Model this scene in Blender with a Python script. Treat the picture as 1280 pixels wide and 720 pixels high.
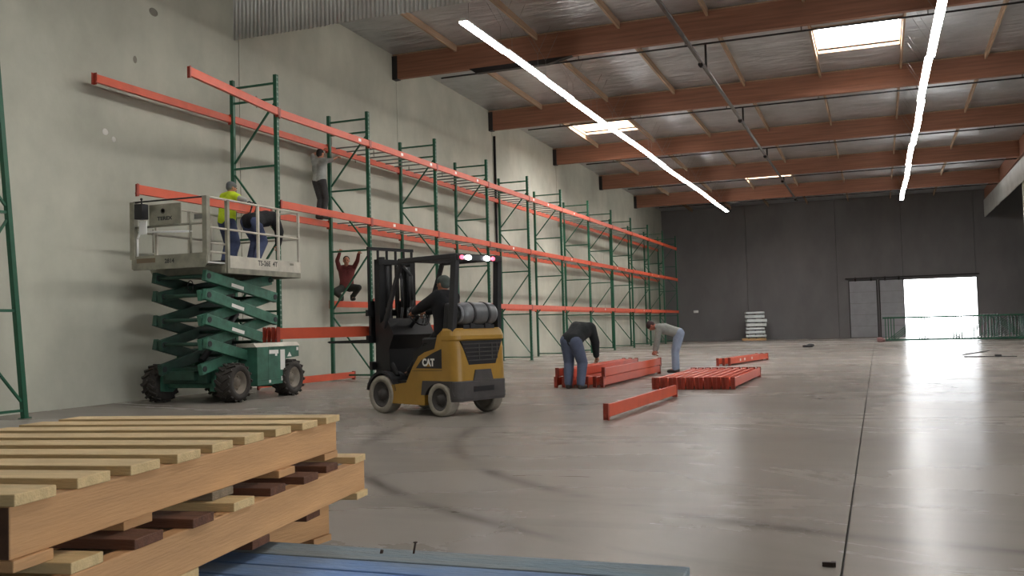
import bpy, bmesh, math, random
from mathutils import Vector, Matrix, Quaternion
random.seed(7)
for o in list(bpy.data.objects): bpy.data.objects.remove(o)
S = bpy.context.scene
COL = S.collection
PI = math.pi
V = Vector

# ------------------------------------------------------------------ camera
cd = bpy.data.cameras.new('camera'); cam = bpy.data.objects.new('camera', cd); COL.objects.link(cam)
cd.sensor_width = 36.0; cd.lens = 1187.4/1280*36.0; cd.clip_end = 500; cd.clip_start = .02
F = V((-0.35819338, 0.93271494, 0.04171737)); R = V((0.93279946, 0.35941455, -0.02657733)); U = V((0.03978291, -0.02939411, 0.9987759))
M = Matrix((R, U, -F)).transposed().to_4x4(); M.translation = V((0, 0, 1.158))
cam.matrix_world = M
S.camera = cam
# ------------------------------------------------------------------ world, exposure
W = bpy.data.worlds.new('world'); S.world = W; W.use_nodes = True
bg = W.node_tree.nodes['Background']; bg.inputs[0].default_value = (.93, .96, 1, 1); bg.inputs[1].default_value = 3.2
S.view_settings.view_transform = 'Standard'; S.view_settings.look = 'None'
S.view_settings.exposure = 2.0; S.view_settings.gamma = 1.0
S.view_settings.use_curve_mapping = False
LAMP = 12.0          # radiance of the fluorescent lenses
SKYLIGHT = 9.0

# ------------------------------------------------------------------ materials
def lin(c):
    return tuple(((v/255)/12.92 if v/255 <= .04045 else (((v/255)+.055)/1.055)**2.4) for v in c)
def mat(name, rgb, rough=.6, metal=0, var=.12, scale=3.0, bump=0, bscale=30, stretch=(1, 1, 1), rgb2=None, spec=.5, coat=0, detail=6, var2=0, scale2=.4):
    m = bpy.data.materials.new(name); m.use_nodes = True
    nt = m.node_tree; b = nt.nodes['Principled BSDF']; N = nt.nodes; L = nt.links
    b.inputs['Roughness'].default_value = rough; b.inputs['Metallic'].default_value = metal
    b.inputs['Specular IOR Level'].default_value = spec; b.inputs['Coat Weight'].default_value = coat
    c = lin(rgb)
    c2 = lin(rgb2) if rgb2 else tuple(max(0, v*(1-2*var)) for v in c)
    tc = N.new('ShaderNodeTexCoord'); mp = N.new('ShaderNodeMapping'); mp.inputs['Scale'].default_value = stretch
    L.new(tc.outputs['Object'], mp.inputs['Vector'])
    n = N.new('ShaderNodeTexNoise'); n.inputs['Scale'].default_value = scale; n.inputs['Detail'].default_value = detail; n.inputs['Roughness'].default_value = .6
    L.new(mp.outputs[0], n.inputs['Vector'])
    r = N.new('ShaderNodeValToRGB'); r.color_ramp.elements[0].position = .3; r.color_ramp.elements[1].position = .72
    r.color_ramp.elements[0].color = (*c2, 1); r.color_ramp.elements[1].color = (*c, 1)
    L.new(n.outputs['Fac'], r.inputs[0])
    out = r.outputs[0]
    if var2:
        n2 = N.new('ShaderNodeTexNoise'); n2.inputs['Scale'].default_value = scale2; n2.inputs['Detail'].default_value = 4
        L.new(mp.outputs[0], n2.inputs['Vector'])
        mr = N.new('ShaderNodeMapRange'); mr.inputs[1].default_value = .3; mr.inputs[2].default_value = .7
        mr.inputs[3].default_value = 1-var2; mr.inputs[4].default_value = 1.0
        L.new(n2.outputs['Fac'], mr.inputs[0])
        mx = N.new('ShaderNodeMix'); mx.data_type = 'RGBA'; mx.blend_type = 'MULTIPLY'; mx.inputs[0].default_value = 1
        L.new(out, mx.inputs[6]); L.new(mr.outputs[0], mx.inputs[7]); out = mx.outputs[2]
    L.new(out, b.inputs['Base Color'])
    if bump:
        n3 = N.new('ShaderNodeTexNoise'); n3.inputs['Scale'].default_value = bscale; n3.inputs['Detail'].default_value = 5
        L.new(mp.outputs[0], n3.inputs['Vector'])
        bp = N.new('ShaderNodeBump'); bp.inputs['Strength'].default_value = bump; bp.inputs['Distance'].default_value = .02
        L.new(n3.outputs['Fac'], bp.inputs['Height']); L.new(bp.outputs[0], b.inputs['Normal'])
    return m
def emis(name, rgb, s):
    m = bpy.data.materials.new(name); m.use_nodes = True
    b = m.node_tree.nodes['Principled BSDF']; b.inputs['Base Color'].default_value = (*rgb, 1)
    b.inputs['Emission Color'].default_value = (*rgb, 1); b.inputs['Emission Strength'].default_value = s
    return m

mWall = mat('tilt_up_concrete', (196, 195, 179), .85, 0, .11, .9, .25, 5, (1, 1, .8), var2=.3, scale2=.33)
mWallFar = mat('dark_concrete', (120, 117, 117), .85, 0, .1, .9, .2, 5, (1, 1, .5), var2=.2, scale2=.35)  # far wall, darker base colour than the left wall
mJoint = mat('joint_sealant', (46, 44, 42), .8)
mStain = mat('concrete_patch', (128, 124, 112), .9)
mPatch = mat('plaster_dab', (205, 203, 195), .9)
mWood = mat('glulam', (156, 106, 82), .7, 0, .22, 1.6, .2, 14, (.35, 9, 9))
mWoodPurlin = mat('purlin_wood', (176, 146, 118), .7, 0, .2, 3, .15, 20, (6, .4, 6))
mGalv = mat('galvanised_sheet', (206, 206, 202), .42, .35, .12, 1.2)
mPipe = mat('black_steel_pipe', (46, 44, 44), .4, .6)
mPipeLight = mat('worn_steel_main_pipe', (128, 124, 122), .3, .8)
mGreen = mat('green_powder_coat', (24, 88, 62), .42, 0, .14, 4)
mHole = mat('slot_dark', (150, 176, 160), .6)
mOrange = mat('orange_powder_coat', (206, 84, 52), .45, 0, .1, 3)
mOrangeDk = mat('orange_connector', (158, 60, 42), .45, 0, .15, 6)
mTag = mat('white_sticker', (232, 230, 224), .6, 0, .03)
mBar = mat('galvanised_bar', (134, 138, 134), .45, .5)
mCream = mat('cream_paint', (206, 200, 184), .5, 0, .13, 4, var2=.2, scale2=2)
mCreamDull = mat('dirty_cream_paint', (150, 147, 130), .6, 0, .16, 5, var2=.25, scale2=2.5)
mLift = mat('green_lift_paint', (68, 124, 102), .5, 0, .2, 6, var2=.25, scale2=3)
mLiftDk = mat('dark_green_lift_paint', (40, 74, 60), .6, 0, .25, 6)  # darker green: chassis, axles, cross tubes, seams and far-side arms
mTire = mat('black_rubber', (60, 55, 50), .85, 0, .2, 12, .3, 40)
mRim = mat('dusty_rim', (150, 140, 126), .6, .2, .2, 8)
mBlack = mat('black_paint', (24, 24, 26), .5, 0, .1, 5)
mBlack2 = mat('dark_plastic', (38, 38, 40), .6, 0, .1, 5)
mCharcoal = mat('charcoal_casting', (72, 68, 66), .7, 0, .15, 8)
mYellow = mat('yellow_machine_paint', (170, 130, 52), .42, 0, .1, 3, var2=.12, scale2=2)
mTireW = mat('non_marking_tire', (158, 150, 136), .8, 0, .18, 10)
mTank = mat('grey_gas_bottle', (116, 118, 120), .4, .4, .15, 6)
mSteel = mat('bare_steel', (150, 150, 150), .35, .9)
mWhiteP = mat('white_enamel', (225, 225, 222), .5, 0, .03)
mLens = emis('fluorescent_lens', (1, .98, .95), LAMP)
mSky = emis('skylight_lens', (.97, .98, 1), SKYLIGHT)
mLampRear = emis('work_lamp_lens', (.95, .95, 1), 14)
mLampRed = emis('red_tail_lens', (1, .06, .1), 1.5)
mPallet = mat('pale_pine', (220, 190, 138), .75, 0, .14, 4, .2, 30, (1.2, 9, 9))
mPallet2 = mat('brown_pine', (208, 160, 110), .75, 0, .13, 2.2, .15, 20, (9, .7, 9), var2=.12, scale2=1.2)
def knots(m, sc, stretch):
    nt = m.node_tree; N = nt.nodes; L = nt.links; b = N['Principled BSDF']; src = b.inputs['Base Color'].links[0].from_socket
    tc = N.new('ShaderNodeTexCoord'); mp = N.new('ShaderNodeMapping'); mp.inputs['Scale'].default_value = stretch; L.new(tc.outputs['Object'], mp.inputs['Vector'])
    v = N.new('ShaderNodeTexVoronoi'); v.inputs['Scale'].default_value = sc; L.new(mp.outputs[0], v.inputs['Vector'])
    r = N.new('ShaderNodeMapRange'); r.inputs[1].default_value = .05; r.inputs[2].default_value = .13; r.inputs[3].default_value = .45; r.inputs[4].default_value = 1; L.new(v.outputs['Distance'], r.inputs[0])
    x = N.new('ShaderNodeMix'); x.data_type = 'RGBA'; x.blend_type = 'MULTIPLY'; x.inputs[0].default_value = 1
    L.new(src, x.inputs[6]); L.new(r.outputs[0], x.inputs[7]); L.new(x.outputs[2], b.inputs['Base Color'])
knots(mPallet2, 7, (1, .8, 1.2)); knots(mPallet, 5, (.7, 1, .3))
mPallet3 = mat('dark_stained_board', (112, 72, 50), .8, 0, .25, 5, .2, 30, (1.2, 9, 9))
mPallet4 = mat('weathered_grey_board', (142, 126, 104), .85, 0, .22, 5, .3, 30, (1.2, 9, 9))
mEndGrain = mat('dark_end_grain', (92, 64, 44), .85, 0, .2, 20)
mBlue = mat('worn_blue_paint', (98, 142, 204), .7, 0, .1, 2.2, .2, 24, (1, 3, 3), rgb2=(122, 136, 146), var2=.25, scale2=2)
mBlueGrey = mat('weathered_blue_grey_board', (122, 144, 160), .85, 0, .1, 2.5, .25, 24, (1, 5, 5), rgb2=(142, 146, 142), var2=.25, scale2=2)
mNail = mat('rusty_nail', (60, 46, 40), .6, .6)
mFoilWhite = mat('white_wrap', (216, 222, 220), .4, 0, .12, 5, .3, 8)
mDoorP = mat('grey_sliding_door', (150, 150, 154), .6, .1, .1, 2)
mDarkSteel = mat('dark_steel', (52, 48, 48), .55, .4)
mApron = mat('outdoor_concrete', (190, 188, 184), .9, 0, .08, 1)

def floor_material():
    m = bpy.data.materials.new('sealed_concrete_floor'); m.use_nodes = True
    nt = m.node_tree; N = nt.nodes; L = nt.links; b = N['Principled BSDF']
    tc = N.new('ShaderNodeTexCoord'); mp = N.new('ShaderNodeMapping'); mp.inputs['Scale'].default_value = (.5, 1.1, 1)
    L.new(tc.outputs['Object'], mp.inputs['Vector'])
    n = N.new('ShaderNodeTexNoise'); n.inputs['Scale'].default_value = .55; n.inputs['Detail'].default_value = 9; n.inputs['Roughness'].default_value = .62; n.inputs['Distortion'].default_value = .8
    L.new(mp.outputs[0], n.inputs['Vector'])
    r = N.new('ShaderNodeValToRGB'); e = r.color_ramp.elements
    e[0].position = .3; e[0].color = (*lin((127, 120, 112)), 1); e[1].position = .68; e[1].color = (*lin((144, 137, 129)), 1)
    L.new(n.outputs['Fac'], r.inputs[0])
    # dark tyre smears
    mp2 = N.new('ShaderNodeMapping'); mp2.inputs['Scale'].default_value = (.16, 1.5, 1); mp2.inputs['Rotation'].default_value = (0, 0, .25)
    L.new(tc.outputs['Object'], mp2.inputs['Vector'])
    n2 = N.new('ShaderNodeTexNoise'); n2.inputs['Scale'].default_value = 1.1; n2.inputs['Detail'].default_value = 6; n2.inputs['Distortion'].default_value = 1.4
    L.new(mp2.outputs[0], n2.inputs['Vector'])
    r2 = N.new('ShaderNodeValToRGB'); r2.color_ramp.elements[0].position = .36; r2.color_ramp.elements[0].color = (.5, .5, .5, 1)
    r2.color_ramp.elements[1].position = .46; r2.color_ramp.elements[1].color = (1, 1, 1, 1)
    L.new(n2.outputs['Fac'], r2.inputs[0])
    mx = N.new('ShaderNodeMix'); mx.data_type = 'RGBA'; mx.blend_type = 'MULTIPLY'; mx.inputs[0].default_value = .14
    L.new(r.outputs[0], mx.inputs[6]); L.new(r2.outputs[0], mx.inputs[7]); # curved tyre scrub marks left by the forklift
    col = mx.outputs[2]
    for (cx, cy, rad, wd) in ((1.41, 11.11, 6.86, .10), (1.41, 11.11, 5.91, .12), (-1.2, 16.9, 2.3, .07), (1.6, 15.5, 2.6, .06)):
        sb = N.new('ShaderNodeVectorMath'); sb.operation = 'DISTANCE'; sb.inputs[1].default_value = (cx, cy, 0); L.new(tc.outputs['Object'], sb.inputs[0])
        m1 = N.new('ShaderNodeMath'); m1.operation = 'SUBTRACT'; m1.inputs[1].default_value = rad; L.new(sb.outputs['Value'], m1.inputs[0])
        m2 = N.new('ShaderNodeMath'); m2.operation = 'ABSOLUTE'; L.new(m1.outputs[0], m2.inputs[0])
        m3 = N.new('ShaderNodeMapRange'); m3.inputs[1].default_value = 0; m3.inputs[2].default_value = wd; m3.inputs[3].default_value = 1; m3.inputs[4].default_value = 0; L.new(m2.outputs[0], m3.inputs[0])
        m4 = N.new('ShaderNodeMapRange'); m4.inputs[1].default_value = .42; m4.inputs[2].default_value = .56; m4.inputs[3].default_value = 0; m4.inputs[4].default_value = .85; L.new(n.outputs['Fac'], m4.inputs[0])
        m5 = N.new('ShaderNodeMath'); m5.operation = 'MULTIPLY'; L.new(m3.outputs[0], m5.inputs[0]); L.new(m4.outputs[0], m5.inputs[1])
        x = N.new('ShaderNodeMix'); x.data_type = 'RGBA'; x.blend_type = 'MULTIPLY'; x.inputs[7].default_value = (.35, .34, .33, 1)
        L.new(m5.outputs[0], x.inputs[0]); L.new(col, x.inputs[6]); col = x.outputs[2]
    L.new(col, b.inputs['Base Color'])
    mr = N.new('ShaderNodeMapRange'); mr.inputs[3].default_value = .22; mr.inputs[4].default_value = .32
    L.new(n.outputs['Fac'], mr.inputs[0]); L.new(mr.outputs[0], b.inputs['Roughness'])
    b.inputs['IOR'].default_value = 1.12
    n3 = N.new('ShaderNodeTexNoise'); n3.inputs['Scale'].default_value = 9; n3.inputs['Detail'].default_value = 5
    L.new(tc.outputs['Object'], n3.inputs['Vector'])
    bp = N.new('ShaderNodeBump'); bp.inputs['Strength'].default_value = .03; bp.inputs['Distance'].default_value = .002
    L.new(n3.outputs['Fac'], bp.inputs['Height']); L.new(bp.outputs[0], b.inputs['Normal'])
    return m
mFloor = floor_material()
def foil_material():
    m = mat('foil_faced_insulation', (200, 202, 204), .3, .6, .15, 1.0)
    nt = m.node_tree; N = nt.nodes; L = nt.links; b = N['Principled BSDF']
    tc = N.new('ShaderNodeTexCoord'); mp = N.new('ShaderNodeMapping'); mp.inputs['Scale'].default_value = (.55, 2.4, 1)
    L.new(tc.outputs['Object'], mp.inputs['Vector'])
    n = N.new('ShaderNodeTexNoise'); n.inputs['Scale'].default_value = 1.5; n.inputs['Detail'].default_value = 6; n.inputs['Distortion'].default_value = .6
    L.new(mp.outputs[0], n.inputs['Vector'])
    bp = N.new('ShaderNodeBump'); bp.inputs['Strength'].default_value = .8; bp.inputs['Distance'].default_value = .14
    L.new(n.outputs['Fac'], bp.inputs['Height']); L.new(bp.outputs[0], b.inputs['Normal'])
    return m
mFoil = foil_material()

# ------------------------------------------------------------------ mesh builder
class MB:
    def __init__(s): s.v = []; s.f = []; s.m = []; s.sm = []; s.mi = 0
    def add(s, vs, fs, smooth=False):
        b = len(s.v); s.v += [tuple(p) for p in vs]
        for f in fs: s.f.append(tuple(b+i for i in f)); s.m.append(s.mi); s.sm.append(smooth)
        return s
    def box(s, c, d, rot=None, bev=0):
        c = V(c); h = V(d)*.5
        if bev:
            bm = bmesh.new(); bmesh.ops.create_cube(bm, size=1)
            for v in bm.verts: v.co = V((v.co.x*d[0], v.co.y*d[1], v.co.z*d[2]))
            bmesh.ops.bevel(bm, geom=bm.edges[:], offset=bev, segments=2, affect='EDGES', profile=.5)
            bm.verts.index_update()
            vs = [(rot @ v.co if rot else v.co)+c for v in bm.verts]; fs = [[v.index for v in f.verts] for f in bm.faces]; bm.free()
            return s.add(vs, fs)
        vs = [V((x*h.x, y*h.y, z*h.z)) for z in (-1, 1) for y in (-1, 1) for x in (-1, 1)]
        vs = [(rot @ p if rot else p)+c for p in vs]
        return s.add(vs, [(0, 2, 3, 1), (4, 5, 7, 6), (0, 1, 5, 4), (2, 6, 7, 3), (0, 4, 6, 2), (1, 3, 7, 5)])
    def b2(s, lo, hi, bev=0):
        lo = V(lo); hi = V(hi); return s.box((lo+hi)/2, hi-lo, None, bev)
    def bar(s, p0, p1, w, h, up=(0, 0, 1), bev=0):   # rectangular bar; h along up
        p0 = V(p0); p1 = V(p1); d = (p1-p0); L = d.length; d.normalize(); up = V(up)
        if abs(d.dot(up)) > .98: up = V((1, 0, 0))
        x = d.cross(up).normalized(); z = x.cross(d).normalized()
        return s.box((p0+p1)/2, (w, L, h), Matrix((x, d, z)).transposed(), bev)
    def tube(s, p0, p1, r, r2=None, n=10, caps=True):
        p0 = V(p0); p1 = V(p1); r2 = r if r2 is None else r2
        d = (p1-p0).normalized(); a = V((0, 0, 1)) if abs(d.z) < .9 else V((1, 0, 0)); x = d.cross(a).normalized(); y = d.cross(x)
        ring = [(math.cos(2*PI*i/n), math.sin(2*PI*i/n)) for i in range(n)]
        vs = [p0+(x*c+y*q)*r for c, q in ring]+[p1+(x*c+y*q)*r2 for c, q in ring]
        s.add(vs, [(i, (i+1) % n, n+(i+1) % n, n+i) for i in range(n)], True)
        if caps:
            s.add(vs[:n], [tuple(range(n))[::-1]]); s.add(vs[n:], [tuple(range(n))])
        return s
    def path(s, pts, r, n=8):
        for a, b in zip(pts[:-1], pts[1:]): s.tube(a, b, r, n=n)
        for p in pts[1:-1]: s.ball(p, (r, r, r), 8, 5)
        return s
    def ball(s, c, rad, n=14, k=9, rot=None):
        c = V(c); vs = []; fs = []
        if not hasattr(rad, '__len__'): rad = (rad,)*3
        for j in range(1, k):
            t = PI*j/k
            for i in range(n):
                p = V((math.sin(t)*math.cos(2*PI*i/n)*rad[0], math.sin(t)*math.sin(2*PI*i/n)*rad[1], math.cos(t)*rad[2]))
                vs.append((rot @ p if rot else p)+c)
        top = len(vs); p = V((0, 0, rad[2])); vs.append((rot @ p if rot else p)+c); p = -p; vs.append((rot @ p if rot else p)+c)
        for j in range(k-2):
            for i in range(n):
                a = j*n+i; b = j*n+(i+1) % n; fs.append((a, a+n, b+n, b))
        for i in range(n):
            fs.append((top, i, (i+1) % n)); q = (k-2)*n; fs.append((top+1, q+(i+1) % n, q+i))
        return s.add(vs, fs, True)
    def cap(s, p0, r0, p1, r1, n=14):
        s.ball(p0, (r0,)*3, n, 9); s.ball(p1, (r1,)*3, n, 9); return s.tube(p0, p1, r0, r1, n)
    def lathe(s, c, axis, prof, n=24):     # prof: (radius, offset along axis), closed solid
        c = V(c); d = V(axis).normalized(); a = V((0, 0, 1)) if abs(d.z) < .9 else V((1, 0, 0)); x = d.cross(a).normalized(); y = d.cross(x)
        vs = []; k = len(prof)
        for r, o in prof:
            for i in range(n):
                t = 2*PI*i/n; vs.append(c+d*o+(x*math.cos(t)+y*math.sin(t))*r)
        fs = []
        for j in range(k-1):
            for i in range(n): fs.append((j*n+i, j*n+(i+1) % n, (j+1)*n+(i+1) % n, (j+1)*n+i))
        s.add(vs, fs, True)
        if prof[0][0] > 1e-4: s.add(vs[:n], [tuple(range(n))[::-1]])
        if prof[-1][0] > 1e-4: s.add(vs[-n:], [tuple(range(n))])
        return s
    def prism(s, pts, a0, a1, fn):    # polygon pts (u,v); fn(u,v,w) -> point
        n = len(pts)
        vs = [fn(u, v, a0) for u, v in pts]+[fn(u, v, a1) for u, v in pts]
        return s.add(vs, [tuple(range(n)), tuple(range(n, 2*n))[::-1]]+[(i, n+i, n+(i+1) % n, (i+1) % n) for i in range(n)])
    def mesh(s, name, mats):
        me = bpy.data.meshes.new(name); me.from_pydata(s.v, [], s.f)
        for m in (mats if isinstance(mats, (list, tuple)) else [mats]): me.materials.append(m)
        me.polygons.foreach_set('material_index', s.m); me.polygons.foreach_set('use_smooth', s.sm)
        bm = bmesh.new(); bm.from_mesh(me); bmesh.ops.remove_doubles(bm, verts=bm.verts, dist=1e-6); bmesh.ops.recalc_face_normals(bm, faces=bm.faces); bm.to_mesh(me); bm.free()
        me.update(); return me
    def build(s, name, mats, parent=None):
        return link(name, s.mesh(name, mats), parent)
def link(name, me, parent=None):
    o = bpy.data.objects.new(name, me); COL.objects.link(o)
    if parent: o.parent = parent
    return o
def tag(o, label=None, cat=None, group=None, kind=None):
    if label: o['label'] = label
    if cat: o['category'] = cat
    if group: o['group'] = group
    if kind: o['kind'] = kind
    return o
def empty(name, loc=(0, 0, 0), rz=0, label=None, cat=None, group=None):
    o = bpy.data.objects.new(name, None); COL.objects.link(o); o.empty_display_size = .2
    o.location = loc; o.rotation_euler = (0, 0, rz)
    return tag(o, label, cat, group)
KIDS = {}
def dup(root, loc=None, rot=None, label=None, group=None):
    def cp(o, par):
        c = o.copy(); COL.objects.link(c)
        if par: c.parent = par
        for k in [x for x in o.children]: cp(k, c)
        return c
    r = cp(root, None)
    if loc is not None: r.location = loc
    if rot is not None: r.rotation_euler = rot
    if label: r['label'] = label
    if group: r['group'] = group
    return r
def text(name, s, size, m, parent, mw, ext=.002, bold=0, sx=1):
    c = bpy.data.curves.new(name, 'FONT'); c.body = s; c.size = size; c.extrude = ext; c.offset = bold; c.align_x = 'CENTER'; c.align_y = 'CENTER'
    o = bpy.data.objects.new(name, c); COL.objects.link(o)
    dg = bpy.context.evaluated_depsgraph_get(); me = bpy.data.meshes.new_from_object(o.evaluated_get(dg))
    bpy.data.objects.remove(o); bpy.data.curves.remove(c)
    me.materials.clear(); me.materials.append(m)
    me.transform(mw @ Matrix.Diagonal((sx, 1, 1, 1)))
    return link(name, me, parent)
ORD = ['zeroth', 'first', 'second', 'third', 'fourth', 'fifth', 'sixth', 'seventh', 'eighth', 'ninth', 'tenth', 'eleventh', 'twelfth', 'thirteenth', 'fourteenth', 'fifteenth', 'sixteenth']

# ------------------------------------------------------------------ key dimensions
XW = -12.76           # left wall face
YF = 60.34            # far wall face
B1, BS = 24.17, 7.234
def zb(k): return 8.39-.1456*(k-1)      # underside of roof beam k (1 = first fully seen)
def yb(k): return B1+BS*(k-1)
def zroof(y): return 8.39+.72-.02013*(y-B1)
XG = 6.05; XR = 24.0; YB = -12.0

# ------------------------------------------------------------------ floor
fl = MB().b2((XW-.3, YB-.3, -.3), (XR+.3, YF+.35, -.035)).build('floor', mJoint); fl['kind'] = 'structure'
xs = [XW-.2, -.2, 7.1, 14.4, XR+.2]
ys = [YB-.2]+[B1+BS*k for k in range(-4, 5)]+[YF+.3]
for i in range(len(xs)-1):
    for j in range(len(ys)-1):
        gx = .006 if i > 0 else 0; gx2 = .006 if i < len(xs)-2 else 0
        MB().b2((xs[i]+gx, ys[j]+.0012, -.035), (xs[i+1]-gx2, ys[j+1]-.0012, 0)).build('floor_slab', mFloor, fl)
ap = MB().b2((-30, YF+.37, -.3), (50, YF+60, -.03)).build('ground', mApron); ap['kind'] = 'structure'
# ------------------------------------------------------------------ left wall: tilt-up panels
wl = MB().b2((XW-.35, YB-.3, -.2), (XW-.2, YF+.5, 10.4)).build('wall_left', mJoint); wl['kind'] = 'structure'
wys = [YB-.2]+[17.01+7.3*k for k in range(-3, 6)]+[YF+.4]
pw = []
for j in range(len(wys)-1):
    MB().b2((XW-.2, wys[j]+.012, 0), (XW, wys[j+1]-.012, 10.2)).build('concrete_panel', mWall, wl)
st = MB()
for (y, z, a, b) in ((9.9, 4.7, .09, .13), (13.9, 6.35, .05, .07), (17.62, 6.35, .06, .14), (20.7, 6.0, .06, .15), (21.9, 5.75, .05, .12), (22.9, 6.05, .05, .1), (25.0, 5.9, .05, .12), (27.3, 6.1, .05, .12), (14.4, 7.4, .12, .08)):
    st.ball((XW, y, z), (.004, a, b), 14, 8)
st.build('wall_blemish', mStain, wl)
st = MB()
for (y, z, a, b) in ((13.15, 4.85, .07, .06), (13.35, 4.75, .05, .05)): st.ball((XW, y, z), (.006, a, b), 12, 8)
st.build('plaster_dab', mPatch, wl)
# ------------------------------------------------------------------ far wall with the open doorway
DX0, DX1, DZ = 1.47, 5.34, 3.36
wf = MB().b2((XW-.3, YF+.2, 0), (DX0-.02, YF+.35, 10.2)).b2((DX1+.02, YF+.2, 0), (XR+.3, YF+.35, 10.2)).b2((DX0-.02, YF+.2, DZ+.02), (DX1+.02, YF+.35, 10.2)).build('wall_far', mJoint)
wf['kind'] = 'structure'
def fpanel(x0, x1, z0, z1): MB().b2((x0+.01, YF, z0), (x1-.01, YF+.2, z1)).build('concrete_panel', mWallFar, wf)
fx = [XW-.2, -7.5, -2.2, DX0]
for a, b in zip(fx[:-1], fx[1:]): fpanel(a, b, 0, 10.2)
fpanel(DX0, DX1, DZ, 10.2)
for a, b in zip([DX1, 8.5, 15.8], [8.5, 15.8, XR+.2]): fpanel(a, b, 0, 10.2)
# ------------------------------------------------------------------ right and back walls (outside the frame), with an unseen opening placed and sized for the daylight it throws in
OY0, OY1, OZ = -7.0, 5.5, 5.0
wr = MB().b2((XR, YB-.3, 0), (XR+.3, OY0, 10.2)).b2((XR, OY1, 0), (XR+.3, YF+.3, 10.2)).b2((XR, OY0, OZ), (XR+.3, OY1, 10.2)).build('wall_right', mWall); wr['kind'] = 'structure'
wb = MB().b2((XW-.3, YB-.3, 0), (XR+.3, YB, 10.4)).build('wall_back', mWall); wb['kind'] = 'structure'
ap2 = MB().b2((XR+.32, YB-30, -.3), (XR+50, YF+.3, -.03)).build('ground', mApron); ap2['kind'] = 'structure'
def portal(x0, x1, z0, z1, y, sgn, side=False):
    l = bpy.data.lights.new('door_daylight', 'AREA'); l.shape = 'RECTANGLE'; l.size = x1-x0; l.size_y = z1-z0; l.cycles.is_portal = True
    o = bpy.data.objects.new('door_daylight', l); COL.objects.link(o); o.location = ((x0+x1)/2, y, (z0+z1)/2)
    o.rotation_euler = (PI/2*sgn, 0, 0)
    if side: o.location = (y, (x0+x1)/2, (z0+z1)/2); o.rotation_euler = (PI/2, 0, PI/2)
portal(DX0, DX1, 0, DZ, YF+.1, -1)
portal(OY0, OY1, 0, OZ, XR+.1, 1, True)
# ------------------------------------------------------------------ ceiling: foil panels, purlins, skylights
ce = MB()
sl = math.atan(.02013)
def deck(mb, x0, x1, y0, y1, t=.05, off=0):
    z0, z1 = zroof(y0)+off, zroof(y1)+off
    vs = [(x0, y0, z0), (x1, y0, z0), (x1, y1, z1), (x0, y1, z1)]; vs += [(a, b, c+t) for a, b, c in vs]
    mb.add(vs, [(0, 1, 2, 3), (4, 5, 6, 7), (0, 1, 5, 4), (1, 2, 6, 5), (2, 3, 7, 6), (3, 0, 4, 7)])
SK = [(-1.4, .95, 26.75, 29.2), (-10.4, -8.2, 34.6, 36.6), (-6.0, -3.8, 48.6, 50.6), (-1.4, .95, 57.2, 59.2), (.95, 3.3, 57.2, 59.2)]
SK = SK[:3]
def sk_split(mbf, x0, x1, y0, y1):
    for (a, b, c, d) in SK:
        if a < x1-.01 and b > x0+.01 and c < y1 and d > y0:
            mbf(x0, x1, y0, c); mbf(x0, x1, d, y1)
            if a > x0+.03: mbf(x0, a, c, d)
            if b < x1-.03: mbf(b, x1, c, d)
            return
    mbf(x0, x1, y0, y1)
PX = [-10.6+2.37*k for k in range(7)]          # purlin lines: .. -3.49, -1.12 ..
PX = [-10.75, -8.35, -6.05, -3.75, -1.4, .95, 3.3]
def roofdeck(x0, x1, y0, y1): deck(ce, x0, x1, y0, y1, .05, .06)
allx = [XW-.3]+PX+[XG, XR+.3]
ally = [YB-.3]+[yb(k) for k in range(-3, 6)]+[YF+.4]
SK[1] = (-10.75+.06, -8.35-.06, 34.6, 36.6); SK[2] = (-6.05+.06, -3.75-.06, 48.6, 50.6); SK[0] = (-1.4+.06, .95-.06, 26.75, 29.2)
for i in range(len(allx)-1):
    for j in range(len(ally)-1): sk_split(roofdeck, allx[i], allx[i+1], ally[j], ally[j+1])
ce = ce.build('ceiling', mBlack2); ce['kind'] = 'structure'
for j in range(len(ally)-1):
    y0, y1 = ally[j], ally[j+1]
    if y1 < 12: continue
    for i in range(len(allx)-2):
        def fp(x0, x1, a, b):
            m = MB(); deck(m, x0+.002, x1-.002, a+.002, b-.002, .04, 0); m.build('foil_panel', mFoil, ce)
        sk_split(fp, allx[i], allx[i+1], y0, y1)
    for x in PX:
        m = MB(); m.bar((x, y0+.08, zroof(y0)-.09), (x, y1-.08, zroof(y1)-.09), .06, .18); m.build('purlin', mWoodPurlin, ce)
for n, (a, b, c, d) in enumerate(SK):
    zc = zroof(c); zd = zroof(d)
    w = empty('window_%d' % (n+1), ((a+b)/2, (c+d)/2, zroof((c+d)/2)+.6)); w['kind'] = 'structure'
    ox, oy, oz = w.location
    m = MB()
    zt = zroof((c+d)/2)+.55
    for (x0, x1, y0, y1) in ((a-.04, a, c, d), (b, b+.04, c, d), (a-.04, b+.04, c-.04, c), (a-.04, b+.04, d, d+.04)):
        m.b2((x0-ox, y0-oy, zroof(d)-.02-oz), (x1-ox, y1-oy, zt-oz))
    m.build('skylight_curb', mWoodPurlin, w)
    MB().b2((a-.04-ox, c-.04-oy, zt-oz), (b+.04-ox, d+.04-oy, zt+.03-oz)).build('skylight_pane', mSky, w)
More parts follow.
